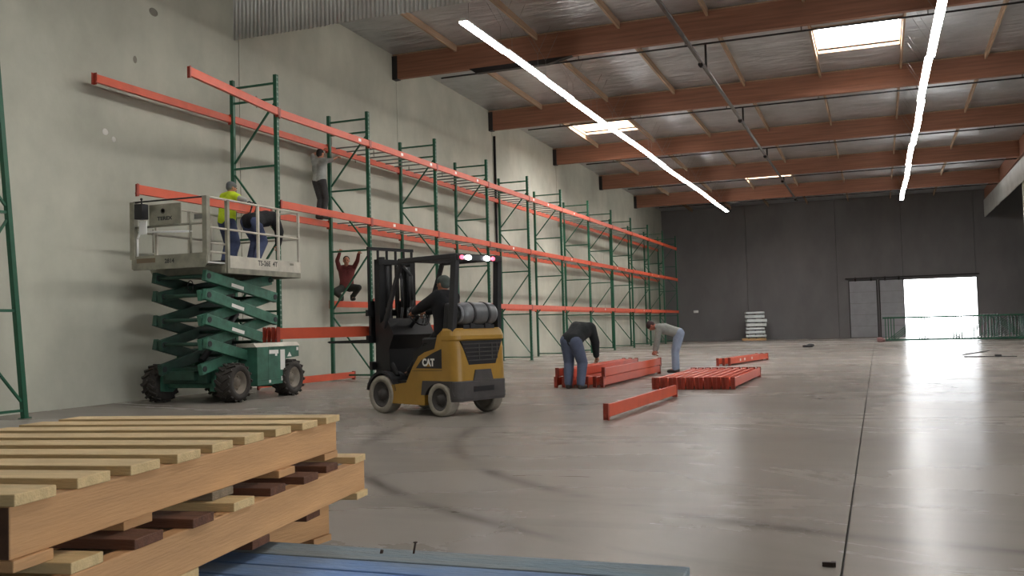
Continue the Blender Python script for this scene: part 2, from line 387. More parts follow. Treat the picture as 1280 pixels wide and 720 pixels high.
# ------------------------------------------------------------------ roof beams
for k in range(0, 6):
    y = yb(k); h = .68; z0 = zb(k)
    lab = ['brown glulam roof beam above the corrugated curtain, top left of photo', 'nearest full brown glulam roof beam, just behind the corrugated curtain', 'second glulam roof beam behind the corrugated curtain',
           'third glulam roof beam behind the corrugated curtain', 'fourth glulam roof beam, next to last before the far wall', 'farthest glulam roof beam, last one before the dark far wall'][k]
    r = empty('roof_beam', (XW, y, z0), 0, lab, 'beam', 'glulam roof beams')
    MB().b2((.02 if k else 0, -.085, 0), (XG-XW-.1, .085, h), .006).build('beam_body', mWood, r)
    if k: MB().b2((0, -.11, -.02), (.16, .11, h*.96)).build('wall_hanger', mDarkSteel, r)
    if k:
        MB().b2((0.02, -.085-.002, h*.985), (XG-XW-.1, .085+.002, h+.03)).build('ledger', mWoodPurlin, r)
    if k == 1:
        m = MB(); m.prism([(2.6, -.14), (4.7, -.14), (5.4, -.001), (2.4, -.001)], -.09, .09, lambda u, v, w: V((u, w, v))); m.build('splice_plate', mDarkSteel, r)
# girder, curtain below, column on the right
g = empty('girder', (XG, 60.3, 7.62), 0, 'deep brown wooden girder along the right edge of the photo', 'beam')
MB().prism([(0, 0), (-38, .76), (-38, 1.52), (0, .745)], -.09, .16, lambda u, v, w: V((w, u, v))).build('girder_body', mWood, g)
def corrugated(name, p0, d, L, z0, z1, lab, ph=.0, pitch=.098, amp=.03):
    r = empty(name, (p0[0], p0[1], z0), 0, lab, 'curtain panel')
    n = int(L/pitch*4); vs = []; fs = []; nrm = V((-d.y, d.x, 0))
    sheet = 0; start = 0
    pts = []
    for i in range(n+1):
        t = L*i/n; o = amp*math.sin(2*PI*t/pitch); pts.append(d*t+nrm*o)
    step = 48                   # one sheet of twelve ribs
    for a in range(0, n, step):
        b = min(n, a+step); vs = []; fs = []
        dz = random.uniform(-.012, .012)
        for i in range(a, b+1):
            vs.append(pts[i]+V((0, 0, dz))); vs.append(pts[i]+V((0, 0, z1-z0)))
        q = len(vs)
        vs += [v+nrm*.004 for v in vs]
        for i in range(b-a):
            fs.append((2*i, 2*i+2, 2*i+3, 2*i+1)); fs.append((q+2*i, q+2*i+1, q+2*i+3, q+2*i+2)); fs.append((2*i, q+2*i, q+2*i+2, 2*i+2))
        m = MB(); m.add(vs, fs, True); m.build('corrugated_sheet', mGalv, r)
    return r
corrugated('draft_curtain', (XW+.02, yb(0)-.13), V((1, 0, 0)), XG-XW-.15, zb(0)-1.02, zb(0)+.08, 'grey corrugated metal draft curtain hanging across the top of the photo')
corrugated('draft_curtain', (XG-.13, 60.2), V((0, -1, 0)), 28, 6.76, 7.72, 'corrugated metal draft curtain below the girder at the right edge')
c = empty('column', (6.12, 45.9, 0), 0, 'pale steel column carrying the girder at the right edge', 'column')
MB().lathe((0, 0, 0), (0, 0, 1), [(.11, .02), (.11, 7.6)], 20).build('shaft', mCream, c)
MB().b2((-.2, -.2, 0), (.2, .2, .02)).build('base_plate', mDarkSteel, c)
# ------------------------------------------------------------------ sprinkler pipes
mp_ = empty('sprinkler_main', (-3.88, 17.3, 7.67), 0, 'long dark sprinkler main pipe running away below the roof beams', 'pipe')
MB().tube((0, 0, 0), (0, 36.6, 0), .05, n=14).build('pipe_run', mPipeLight, mp_)
for k in range(1, 6):
    MB().tube((0, yb(k)+.32-17.3, 0), (0, yb(k)+.32-17.3, zb(k)-.07-7.67), .03).build('riser', mPipe, mp_)
    MB().tube((0, yb(k)-.55-17.3, -.075), (0, yb(k)-.4-17.3, -.075), .062, n=14).build('coupling', mPipe, mp_)
    bp_ = empty('sprinkler_branch', (-11.4, yb(k)+.32, zb(k)-.04), 0, '%s thin black sprinkler branch pipe counted from the corrugated curtain' % ORD[k], 'pipe', 'sprinkler branch pipes')
    MB().tube((0, 0, 0), (XG+11.4-.15, 0, 0), .024).build('pipe_run', mPipe, bp_)
    for q in range(6):
        MB().tube((1.2+2.9*q, 0, 0), (1.2+2.9*q, 0, .1), .014).tube((1.2+2.9*q, 0, .1), (1.2+2.9*q, 0, .115), .026).build('sprinkler_head', mPipeLight, bp_)
# ------------------------------------------------------------------ fluorescent strips
def fixture_proto():
    r = empty('strip_light', (0, 0, 7.4), 0, 'x', 'light')
    MB().prism([(-.09, .0), (.09, 0), (.05, .07), (-.05, .07)], .004, 2.425, lambda u, v, w: V((u, w, v))).build('housing', mWhiteP, r)
    MB().b2((-.085, .012, -.035), (.085, 2.42, -.001)).build('lens', mLens, r)
    m = MB(); m.tube((0, 0, .07), (0, 0, .5), .003, n=5); m.tube((0, 0, .5), (-.35, 0, 1.15), .003, n=5); m.tube((0, 0, .5), (.35, 0, 1.15), .003, n=5)
    hw = m.mesh('hanger_wire', mSteel)
    for y in (.3, 2.1): link('hanger_wire', hw, r).location = (0, y, 0)
    return r
fx_ = fixture_proto(); first = True
def place_light(x, y, z, lab, grp):
    global first
    if first: o = fx_; first = False; o.location = (x, y, z); o['label'] = lab; o['group'] = grp
    else: o = dup(fx_, (x, y, z), None, lab, grp)
    o.rotation_euler = (random.uniform(-.003, .003), 0, random.uniform(-.003, .003))
for row, (x, side) in enumerate(((-7.68, 'left'), (1.42, 'right'))):
    for k in range(15):
        y = 17.6+2.44*k
        place_light(x+(.03*math.sin(k*1.3)), y, 7.45-.004*k, 'glowing fluorescent fixture, %s from the near end of the %s hanging row' % (ORD[k+1], side), side+' row of ceiling lights')
for x in (-7.68, 1.42):
    for k in range(6):
        place_light(x, 1.0+2.44*k, 7.6, '%s fluorescent fixture %s the camera, outside the photo' % (ORD[k+1], 'above left of' if x < 0 else 'above right of'), 'ceiling lights above the camera')
for k in range(10):  # unseen row, added to raise the light level of the hall
    place_light(10.5, -8+5.2*k, 7.4, '%s added fluorescent fixture of the unseen right bay, outside the photo' % ORD[k+1], 'added ceiling lights in the right bay')

# ------------------------------------------------------------------ pallet racking
XA = -11.334; DEP = 1.075; D1 = 16.306; BAY = 3.74; HT = 6.47
ZL = {'lower': 1.855, 'middle': 3.80, 'top': 5.68}
def frame_proto():
    r = empty('upright_frame', (0, 0, 0), 0, 'x', 'rack frame', 'green upright rack frames')
    m = MB(); w = .078
    # C-channel post: web facing +x (aisle), flanges, lips
    m.b2((-w/2, -w/2, .01), (-w/2+.006, w/2, HT)); m.b2((w/2-.006, -w/2, .01), (w/2, w/2, HT)); m.b2((-w/2, w/2-.006, .01), (w/2, w/2, HT)); m.b2((-w/2, -w/2, .01), (w/2, -w/2+.006, HT))
    m.mi = 1
    for i in range(62):
        z = .2+i*.1016
        for x in (-.018, .018):
            pass
        m.b2((w/2-.001, -.02, z), (w/2+.0015, -.006, z+.035)); m.b2((w/2-.001, .006, z), (w/2+.0015, .02, z+.035))
    me = m.mesh('post', [mGreen, mHole])
    a = link('post', me, r); a.location = (0, 0, 0)
    b = link('post', me, r); b.location = (-DEP, 0, 0); b.rotation_euler = (0, 0, PI)
    fp = MB().b2((-.07, -.06, 0), (.07, .06, .012)).mesh('foot_plate', mGreen)
    link('foot_plate', fp, r); q = link('foot_plate', fp, r); q.location = (-DEP, 0, 0)
    rg = MB().b2((-DEP+.04, -.02, -.02), (-.04, .02, .02)).mesh('rung', mGreen)
    for z in (.12, 1.62, 3.12, 4.6, 5.98, 6.3):
        q = link('rung', rg, r); q.location = (0, 0, z)
    for (x0, z0, x1, z1) in ((-.04, .25, -DEP+.04, 1.52), (-DEP+.04, 1.72, -.04, 3.0), (-.04, 3.22, -DEP+.04, 4.48), (-DEP+.04, 4.72, -.04, 5.88)):
        MB().bar((x0, .0, z0), (x1, 0, z1), .034, .034, (0, 1, 0)).build('brace', mGreen, r)
    return r
fr0 = frame_proto()
for i in range(1, 13):
    lab = 'green upright frame of the long rack, %s from its near end' % (ORD[i])
    lab = {1: 'nearest green upright frame of the long rack, behind the scissor lift', 2: 'green upright frame the man in red holds on to, second from near end', 12: 'farthest green upright frame, end of the long rack by the dark wall'}.get(i, lab)
    if i == 1: fr0.location = (XA, D1, 0); fr0['label'] = lab
    else: dup(fr0, (XA, D1+BAY*(i-1), 0), None, lab)
# frame leaning on the wall at the left edge
q = dup(fr0, (-11.93, 10.66, 0.0), None, 'green upright frame leaning on the wall at the left edge', 'loose upright frames')
q.rotation_euler = (0, -math.radians(5.6), PI/2)
q.rotation_mode = 'QUATERNION'; q.rotation_quaternion = Quaternion((0, 1, 0), -math.radians(5.8)) @ Quaternion((0, 0, 1), math.radians(90))
# frames lying on edge by the far doorway: long axis along x
base_rot = Matrix(((0, 0, 1), (0, 1, 0), (-1, 0, 0))).to_quaternion()   # local z -> +x, local x -> -z
FARF = [(.2+.13*k, 49.7+.14*k, '%s green frame on edge left of the far doorway' % ORD[k+1]) for k in range(4)]
FARF += [(4.1+.16*k, 50.0+.16*k, '%s green frame, nearest first, in the cluster right of the doorway' % ORD[k+1]) for k in range(9)]
for i, (x, y, lab) in enumerate(FARF):
    q = dup(fr0, (x, y, DEP+.04 if False else .04), None, lab, 'green frames lying by the far doorway')
    q.rotation_mode = 'QUATERNION'
    # local -x (other post) must point up: local x -> -z
    q.rotation_quaternion = base_rot
    q.location = (x, y, .07)

BL = BAY-.085
def beam_proto():
    r = empty('rack_beam', (0, 0, 0), 0, 'x', 'rack beam')
    # step beam along +y, outer face +x, origin at centre of near end
    MB().prism([(-.03, -.075), (.035, -.075), (.035, .075), (.0, .075), (.0, .035), (-.03, .035)], .004, BL-.004, lambda u, v, w: V((u, w, v))).build('beam_body', mOrange, r)
    m = MB(); m.b2((-.035, .0, -.115), (.042, .006, .09)); m.b2((.037, -.045, -.115), (.043, .006, .09)); m.b2((-.03, -.012, -.08), (.0, .0, -.05))
    link('end_connector', m.mesh('end_connector', mOrangeDk), r)
    m = MB(); m.b2((-.035, -.006, -.115), (.042, 0, .09)); m.b2((.037, -.006, -.115), (.043, .045, .09)); m.b2((-.03, 0, -.08), (0, .012, -.05))
    q = link('end_connector', m.mesh('end_connector', mOrangeDk), r); q.location = (0, BL, 0)
    return r
bm0 = beam_proto(); bfirst = True
sticker = MB().b2((.0355, -.06, -.03), (.0365, .06, .04)).mesh('sticker', mTag)
def beam(loc, rot, lab, grp, tags=()):
    global bfirst
    if bfirst: o = bm0; bfirst = False; o.location = loc; o['label'] = lab; o['group'] = grp
    else: o = dup_plain(bm0, loc, lab, grp)
    o.rotation_euler = rot
    for t in tags:
        s_ = link('sticker', sticker, o); s_.location = (0, t, 0)
    return o
BODY0 = list(bm0.children)
def dup_plain(root, loc, lab, grp):
    c = root.copy(); COL.objects.link(c)
    for k in BODY0:
        d = k.copy(); COL.objects.link(d); d.parent = c
    c.location = loc; c['label'] = lab; c['group'] = grp
    return c
XFRONT = XA+.04+.0; XREAR = XA-DEP-.04
for lev in ('top', 'middle', 'lower'):
    for b in range(1, 12):
        if lev == 'lower' and b < 2: continue
        y = D1+BAY*(b-1)+.0425
        bn = ('%s bay beyond the scissor lift' % ORD[b]) if b < 11 else 'last bay by the dark far wall'
        tg = []
        if lev == 'top': tg = {1: [3.2], 2: [1.6, 3.3], 3: [1.2, 2.8], 5: [.4, 2], 6: [1.5]}.get(b, [])
        elif lev == 'middle': tg = {2: [1.1, 2.3], 4: [2.0], 6: [1.0], 8: [.6, 2.2], 10: [.5, 2]}.get(b, [])
        else: tg = {7: [2.0], 9: [2.0]}.get(b, [])
        beam((XFRONT, y, ZL[lev]), (0, 0, 0), 'orange beam, %s level, front side of rack, %s' % (lev, bn), 'orange beams in the long rack', tg)
        o = beam((XREAR, y+BL, ZL[lev]), (0, 0, PI), 'orange beam, %s level, wall side of rack, %s' % (lev, bn), 'orange beams in the long rack')
# crossbars
cb = MB().b2((XREAR+.03-XA, -.02, -.012), (.012, .02, .016)).mesh('crossbar', mBar)
for lev in ('top', 'middle'):
    for b in range(2, 12):
        for k in range(7):
            o = link('crossbar', cb); o.location = (XA, D1+BAY*(b-1)+.35+.51*k, ZL[lev]+.048)
            tag(o, '%s grey crossbar of the %s rack level, %s bay beyond the scissor lift' % (ORD[k+1], lev, ORD[b]), 'crossbar', 'crossbars %s level %s bay' % (lev, ORD[b]))
# the half-hung beams of the first bay
e1 = V((-10.86, 13.1, 5.70)); e0 = V((XFRONT, D1-.04, 5.69))
o = beam(e1, (0, 0, 0), 'near orange beam hanging free at the top, nearer the room', 'half hung beams over the scissor lift')
dv = e0-e1; sc = dv.length/BL
o.rotation_euler = (0, 0, math.atan2(-dv.x, dv.y))
for k in o.children:
    pass
o.scale = (1, sc, 1)
o = beam((XREAR, D1-.04, ZL['top']), (0, 0, PI), 'orange beam hanging free at the top, on the wall side', 'half hung beams over the scissor lift')
o.location.z = 5.66
o = beam((XFRONT-.02, 12.34, 3.60), (0, 0, 0), 'orange beam lying across the scissor lift rails, held by two men', 'half hung beams over the scissor lift')
HELDZ = 3.60
# black strap over held beam
m = MB()
for yy in (15.34, 15.48):
    pts = []
    for i in range(13):
        t = 2*PI*i/12; pts.append(V((XFRONT-.02+.055*math.cos(t), yy+.03*math.sin(t*2), HELDZ+.01+.13*math.sin(t))))
    m.path(pts, .014, 6)
tag(m.build('strap', mBlack), 'black strap looped around the beam on the scissor lift', 'strap')
# beam on the floor behind the lift
o = beam((-12.1, 16.62, .115), (0, 0, -.03), 'single orange beam on the floor at the wall behind the lift wheels', 'beams on the floor')

# ---- loose beams on the floor
o = beam((-3.13, 11.22, .118), (0, 0, -.028), 'lone orange beam standing on the open floor nearest the camera', 'beams on the floor')
for k in range(10):
    x = -3.74+.152*k
    lab = 'beam in the wide flat layer at right, %s' % ('leftmost' if k == 0 else 'rightmost, its long side in full light' if k == 9 else '%s from its left edge' % ORD[k+1])
    o = beam((x, 16.6+random.uniform(-.03, .03), .118), (0, 0, -.004), lab, 'beams laid side by side at right')
    if k == 9: pass
# fillers: second beam nested in each pair
for k in range(9):
    x = -3.664+.152*k
    o = beam((x, 16.6+BL+random.uniform(-.03, .03), .118), (0, 0, PI-.004), 'beam of the flat layer at right, turned about, %s gap from left' % ORD[k+1], 'beams laid side by side at right')
for k in range(7):
    x = -5.73+.15*k
    for lv in range(2):
        if lv == 1 and k in (3, 4, 5): continue
        lab = '%s beam of the pile two men bend over, %s' % ('upper' if lv else 'lower', 'at its left edge' if k == 0 else 'at its right edge' if k == 6 else '%s from the left' % ORD[k+1])
        o = beam((x, 17.1+random.uniform(-.03, .03)+.1*lv, .118+.165*lv), (0, 0, -.005-.012*(lv and k < 3)), lab, 'beams piled between two men')
        o.scale = (1, 1.3, 1)
for k in range(3):
    beam((-4.0+.14*k, 25.4+.08*k, .118), (0, 0, -.16), ['small pile of beams farther back, left beam', 'small pile of beams farther back, middle beam', 'small pile of beams farther back, right beam with white stickers'][k], 'small pile of beams', [.9, 1.3, 2.0] if k == 2 else [])

# ------------------------------------------------------------------ far door leaf, bundle and litter
d = empty('door_1', (0, YF-.02, 0)); d['kind'] = 'structure'
for n, (x0, x1) in enumerate(((-1.58, .02), (.12, 1.5))):
    for k in range(5):
        z0 = .03+.675*k
        MB().b2((x0+.05, -.07, z0), (x1-.05, -.02, z0+.66)).build('door_panel', mDoorP, d)
    MB().b2((x0, -.09, .02), (x0+.05, -.01, 3.42)).b2((x1-.05, -.09, .02), (x1, -.01, 3.42)).b2((x0, -.09, 3.38), (x1, -.01, 3.44)).build('stile', mDarkSteel, d)
    for q in (.25, .8): MB().b2((x0+(x1-x0)*q-.05, -.12, 3.36), (x0+(x1-x0)*q+.05, -.02, 3.6)).build('hanger', mDarkSteel, d)
MB().b2((-1.75, -.12, 3.5), (5.5, -.01, 3.58)).build('track', mDarkSteel, d)
# ------------------------------------------------------------------ wooden pallets
def pallet(name, L, Wd, nb, mats, lab, grp, bw=.09, sh=.086, bt=.02, seed=0, nbot=5, blocks=False):
    """local: stringers along +y (length L), deck boards along -x (width Wd), origin at near right bottom corner"""
    rnd = random.Random(seed)
    r = empty(name, (0, 0, 0), 0, lab, 'pallet', grp)
    for i in range(nbot):
        y = i*(L-bw)/(nbot-1); mm = mats[rnd.choice((0, 1, 2))]
        ex = rnd.uniform(-.01, .012)
        MB().b2((-Wd+ex, y, 0), (ex, y+bw, bt), .002).build('bottom_board', mm, r)
    for x in (-.038, -Wd/2-.019, -Wd):
        m = MB(); m.b2((x, 0, bt), (x+.038, L, bt+sh), .003)
        m.build('stringer', mats[1], r)
        MB().b2((x+.002, -.0015, bt+.002), (x+.036, .001, bt+sh-.002)).build('end_grain', mEndGrain, r)
    for i in range(nb):
        y = i*(L-bw)/(nb-1)
        ex = rnd.uniform(-.012, .014); mm = mats[rnd.choice((0, 0, 0, 2))] if seed else mats[0]
        MB().b2((-Wd-rnd.uniform(-.01, .01), y+rnd.uniform(-.006, .006), bt+sh), (ex, y+bw+rnd.uniform(-.004, .004), bt+sh+bt), .002).build('deck_board', mm, r)
    return r
PL = 1.392
ang = math.atan2(.223, 1.373)   # top stringer leans left going away
HP = .126
ztop = .906
yaw0 = ang
specs = [(0, (-1.346, 1.172), ang, [mPallet, mPallet2, mPallet4], 'topmost pale wooden pallet of the stack, nine clean deck boards', 10, 1),
         (1, (-1.303, 1.255), ang*.98+.0, [mPallet, mPallet2, mPallet3], 'second wooden pallet down in the stack, mismatched deck boards', 8, 3),
         (2, (-1.692, 1.17), -.06, [mPallet4, mPallet2, mPallet3], 'third wooden pallet down in the stack, level with blue boards', 8, 5),
         (3, (-1.34, 1.17), ang, [mPallet4, mPallet2, mPallet3], 'fourth wooden pallet down, beside the blue stack', 8, 6),
         (4, (-1.34, 1.2), ang, [mPallet4, mPallet2, mPallet3], 'fifth wooden pallet down, beside the blue stack', 8, 7),
         (5, (-1.34, 1.17), ang, [mPallet4, mPallet2, mPallet3], 'sixth wooden pallet down, just above the floor pallet', 8, 8),
         (6, (-1.34, 1.17), ang, [mPallet4, mPallet2, mPallet3], 'bottom wooden pallet of the stack, on the concrete floor', 8, 9)]
step = ztop/7
for (i, (x, y), a, mats, lab, nb, sd) in specs:
    if i > 2: x -= .50
    p = pallet('wooden_pallet', PL, .9, nb if i else 9, mats, lab, 'stack of wooden pallets', bw=.098 if i == 0 else .09, sh=step-.0405, bt=.02, seed=0 if i == 0 else sd)
    p.location = (x, y, ztop-step*(i+1)); p.rotation_euler = (0, 0, a)
# stray pale stub on the second pallet edge (a repair block)
# blue pallets
def blue_pallet(lab, z, hn):
    r = empty('blue_pallet', (0, 0, z), 0, lab, 'pallet', 'blue painted pallets')
    return r
ZB = .62
bh = ZB/4
for i in range(4):
    lab = ['topmost blue painted pallet, worn boards, bottom of the photo', 'blue pallet directly under the topmost blue one', 'third blue pallet down in the blue stack', 'bottom blue pallet, on the concrete floor'][i]
    r = empty('blue_pallet', (-.411, 2.12, ZB-bh*(i+1)), .02, lab, 'pallet', 'blue painted pallets')
    rnd = random.Random(20+i)
    for k in range(4 if i else 5):
        y = -k*.3
        MB().b2((-1.2, y-.1, 0), (0, y, .018), .002).build('bottom_board', mBlue, r)
    for y in (-.04, -.52, -1.0, -1.2): MB().b2((-1.2, y-.0, .018), (0, y+.038, bh-.02), .002).build('stringer', mBlue, r)
    y = 0; 
    while y > -1.2:
        wd = rnd.choice((.088, .14, .115))
        MB().b2((-1.21+rnd.uniform(0, .012), y-wd, bh-.02), (rnd.uniform(-.01, .004), y, bh-.0005), .003).build('deck_board', mBlueGrey if (i == 0 and y > -.01) else mBlue, r)
        y -= wd+(.009 if i == 0 else .03)
    if i == 0:
        MB().tube((-.66, -.035, bh-.01), (-.655, -.03, bh+.025), .0025, n=6).ball((-.655, -.03, bh+.026), (.006, .006, .002), 8, 5).build('nail', mNail, r)
        MB().tube((-.74, -.05, bh-.01), (-.735, -.05, bh+.008), .004, n=6).build('nail', mNail, r)
# ------------------------------------------------------------------ wrapped bundles on a pallet by the far wall
p = empty('wooden_pallet', (-6.98, 59.0, 0), .2, 'wooden pallet under the white bundles at the far wall', 'pallet')
for k in range(5): MB().b2((-.75, -.55+.25*k, .1), (.6, -.45+.25*k, .125)).build('deck_board', mPallet, p)
for y in (-.55, -.05, .45): MB().b2((-.75, y, 0), (.6, y+.06, .1)).build('stringer', mPallet2, p)
z = .125
for k, h in enumerate((.22, .25, .2, .26, .25, .26, .2)):
    w_ = 1.14+random.uniform(-.06, .06); o = MB().box((0, 0, h/2+.03), (w_, .9, h-.07), None, .03)
    o = o.build('wrapped_bundle', mFoilWhite)
    for q in (-.45, 0, .45): MB().b2((q-.04, -.42, .0), (q+.04, .42, .066)).build('gap_bar', mDarkSteel, o)  # dark bars added so the gaps between bundles look shaded
    o.location = (-6.95+random.uniform(-.05, .05), 59.0, z); o.rotation_euler = (0, 0, .2+random.uniform(-.05, .05)); z += h-.005
    tag(o, 'white wrapped flat bundle at the far wall, %s in its stack' % ('topmost' if k == 6 else 'bottom one' if k == 0 else '%s from the bottom' % ORD[k+1]), 'bundle', 'white bundles stacked on a pallet')
# litter
tag(MB().tube((XW+.05, 31.72, 0), (XW+.05, 31.72, 8.1), .045).build('drain_pipe', mPipe), 'dark vertical pipe on the concrete wall behind the rack', 'pipe')
tag(MB().box((-10.72, 60.25, 1.86), (.3, .16, .16), None, .03).build('wall_lamp', mTag), 'small white box low on the dark far wall, left corner', 'wall box')
tag(MB().box((-2.81, 42.0, .05), (.42, .3, .1), None, .04).ball((-2.7, 42.0, .09), (.15, .12, .07)).build('rag', mBlack2), 'small dark rag lying on the floor in mid distance', 'rag')
tag(MB().box((.06, 49.2, .11), (.3, .26, .22), None, .05).ball((.2, 49.15, .08), (.1, .1, .08)).build('trash_bag', mat('pinkish_paper', (150, 110, 108), .8)), 'small crumpled pinkish parcel at the left end of the green frames', 'parcel')
tag(MB().bar((2.2, 29.4, .012), (3.5, 29.2, .012), .06, .024).box((3.05, 29.3, .04), (.16, .12, .05)).build('floor_strip', mBlack2), 'thin dark strip lying on the floor under the doorway glare', 'strip')
tag(MB().bar((2.3, 31.0, .01), (3.3, 34.2, .01), .05, .02).build('floor_strip', mBlack2), 'slanting dark strip on the floor nearer the far doorway', 'strip')
tag(MB().box((-.265, 4.72, .012), (.05, .018, .02)).box((-.24, 4.73, .012), (.02, .03, .02)).build('wood_chip', mNail), 'tiny dark chip beside the floor joint near the camera', 'chip')

# ------------------------------------------------------------------ scissor lift
LX, LY = -11.2, 14.5
sl_ = empty('scissor_lift', (LX, LY, 0), 0, 'green scissor lift with a cream railed platform carrying two men', 'lift')
def P3(x, y, z): return V((x-LX, y-LY, z))
def B3(m, lo, hi, bev=0): return m.b2(P3(*lo), P3(*hi), bev)
# wheels
def lift_wheel():
    m = MB(); r = .335
    m.lathe((0, 0, 0), (1, 0, 0), [(.2, -.15), (.27, -.155), (.31, -.13), (.318, 0), (.31, .13), (.27, .155), (.2, .15), (.2, -.15)], 32)
    for i in range(16):
        for s in (-1, 1):
            a = 2*PI*i/16+(.19 if s > 0 else 0); rot = Matrix.Rotation(a, 3, 'X') @ Matrix.Rotation(s*.55, 3, 'Z')
            m.box(Matrix.Rotation(a, 3, 'X') @ V((s*.075, 0, .322)), (.16, .045, .034), rot)
    tire = m.mesh('tire', mTire)
    m = MB(); m.lathe((0, 0, 0), (1, 0, 0), [(.205, -.13), (.205, .12), (.185, .13), (.15, .05), (.08, .045), (.07, .09), (0, .09)], 28)
    for i in range(8): m.tube((.04, .115*math.cos(PI*i/4), .115*math.sin(PI*i/4)), (.065, .115*math.cos(PI*i/4), .115*math.sin(PI*i/4)), .014, n=6)
    return tire, m.mesh('rim', mRim)
tire_me, rim_me = lift_wheel()
for (x, y, flip) in ((-10.41, 13.6, 0), (-10.41, 15.23, 0), (-11.98, 13.6, 1), (-11.98, 15.23, 1)):
    w = link('wheel', tire_me, sl_); w.location = P3(x, y, .338); w.rotation_euler = (random.random()*3, 0, PI*flip)
    link('rim', rim_me, w)
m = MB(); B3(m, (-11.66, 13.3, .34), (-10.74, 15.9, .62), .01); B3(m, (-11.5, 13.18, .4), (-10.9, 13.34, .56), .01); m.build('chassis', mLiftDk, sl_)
m = MB(); B3(m, (-11.84, 13.5, .25), (-10.56, 13.7, .45), .02); m.tube(P3(-11.84, 13.6, .34), P3(-10.56, 13.6, .34), .06); m.build('front_axle', mLift, sl_)
for x in (-11.78, -10.72):
    m = MB(); m.prism([(13.42, .2), (13.42, .45), (13.5, .62), (13.62, .66), (13.72, .6), (13.74, .25), (13.62, .18)], x-.05, x+.05, lambda u, v, w: P3(w, u, v)); m.build('steering_knuckle', mLift, sl_)
MB().tube(P3(-11.72, 13.42, .42), P3(-10.78, 13.42, .42), .035).build('tie_rod', mLiftDk, sl_)
m = MB(); m.tube(P3(-11.84, 15.23, .34), P3(-10.56, 15.23, .34), .07); m.build('rear_axle', mLiftDk, sl_)
# side boxes with a cream lid
prof = [(14.14, .25), (14.9, .25), (14.92, .55), (15.02, .7), (15.44, .73), (15.44, .93), (14.14, .93)]
for (xa, xb) in ((-10.31, -10.72), (-12.08, -11.68)):
    m = MB(); m.prism(prof, xa, xb, lambda u, v, w: P3(w, u, v)); bx = m.build('side_box', mLift, sl_)
    o = -1 if xa > -11 else 1
    m = MB(); m.prism([(xa-o*.012, .93), (xa+o*.05, 1.0), (xb, 1.0), (xb, .93)], 14.1, 15.46, lambda u, v, w: P3(u, w, v)); m.build('box_lid', mCream, bx)
    if xa > -11:
        for (y0, y1, z0, z1) in ((14.5, 14.78, .8, .87), (14.68, 14.74, .76, .8), (14.84, 14.98, .5, .87), (14.86, 14.9, .3, .38), (14.48, 14.54, .28, .33), (15.36, 15.42, .84, .9)):
            m = MB(); m.b2(P3(xa-.001, y0, z0), P3(xa+.003, y1, z1)); m.build('decal', mTag, bx)
        m = MB(); m.prism([(15.06, .735), (15.2, .735), (15.13, .82)], xa-.001, xa+.003, lambda u, v, w: P3(w, u, v)); m.build('warning_triangle', mTag, bx)
        m = MB()
        for y in (14.47, 14.98): m.b2(P3(xa-.001, y, .33), P3(xa+.001, y+.006, .92))
        m.b2(P3(xa-.001, 14.16, .33), P3(xa+.001, 14.9, .336)); m.build('panel_seam', mLiftDk, bx); bx.children[-1]['kind'] = 'stuff'
# scissor arms
zt = [.60, 1.02, 1.43, 1.85, 2.17]
ya, yb2 = 13.12, 15.0
arm_n = 0
for st in range(4):
    z0, z1 = zt[st], zt[st+1]
    for (xo, xi) in ((-10.56, -10.67), (-11.62, -11.51)):
        for (x, p, q) in ((xo, (ya, z1), (yb2, z0)), (xi, (yb2, z1), (ya, z0))):
            d = V((0, q[0]-p[0], q[1]-p[1])).normalized()*.07
            m = MB(); m.bar(P3(x, *p)-d, P3(x, *q)+d, .085, .185, (0, 0, 1), .008)
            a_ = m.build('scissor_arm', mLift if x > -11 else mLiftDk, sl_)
            for e in (p, q): MB().tube(P3(x-.055, *e), P3(x+.055, *e), .05, n=14).build('pivot_boss', mBlack2, a_)
            if st in (1, 2, 3) and x == xo and x > -11:
                c_ = V((0, *p)).lerp(V((0, *q)), .32)
                e_ = V((0, *p)).lerp(V((0, *q)), .5)
                m = MB(); m.bar(P3(x+.044, c_.y, c_.z-.03), P3(x+.044, e_.y, e_.z-.03), .006, .06, (0, 0, 1)); m.build('decal', mTag, a_)
    for (y, z) in ((ya, z1), (yb2, z1), ((ya+yb2)/2, (z0+z1)/2)):
        MB().tube(P3(-11.62, y, z), P3(-10.56, y, z), .034).build('cross_tube', mLiftDk, sl_)
MB().tube(P3(-11.09, 13.6, .72), P3(-11.09, 14.6, 1.55), .06).tube(P3(-11.09, 14.4, 1.38), P3(-11.09, 14.95, 1.82), .035).build('lift_cylinder', mBlack2, sl_)
m = MB(); pts = [P3(-11.05, 13.3+.0*i, 2.12)+V((0, .07*math.sin(2*PI*i/12), -.1+.1*math.cos(2*PI*i/12))) for i in range(13)]; m.path(pts, .008, 6); m.build('hose_loop', mBlack, sl_)
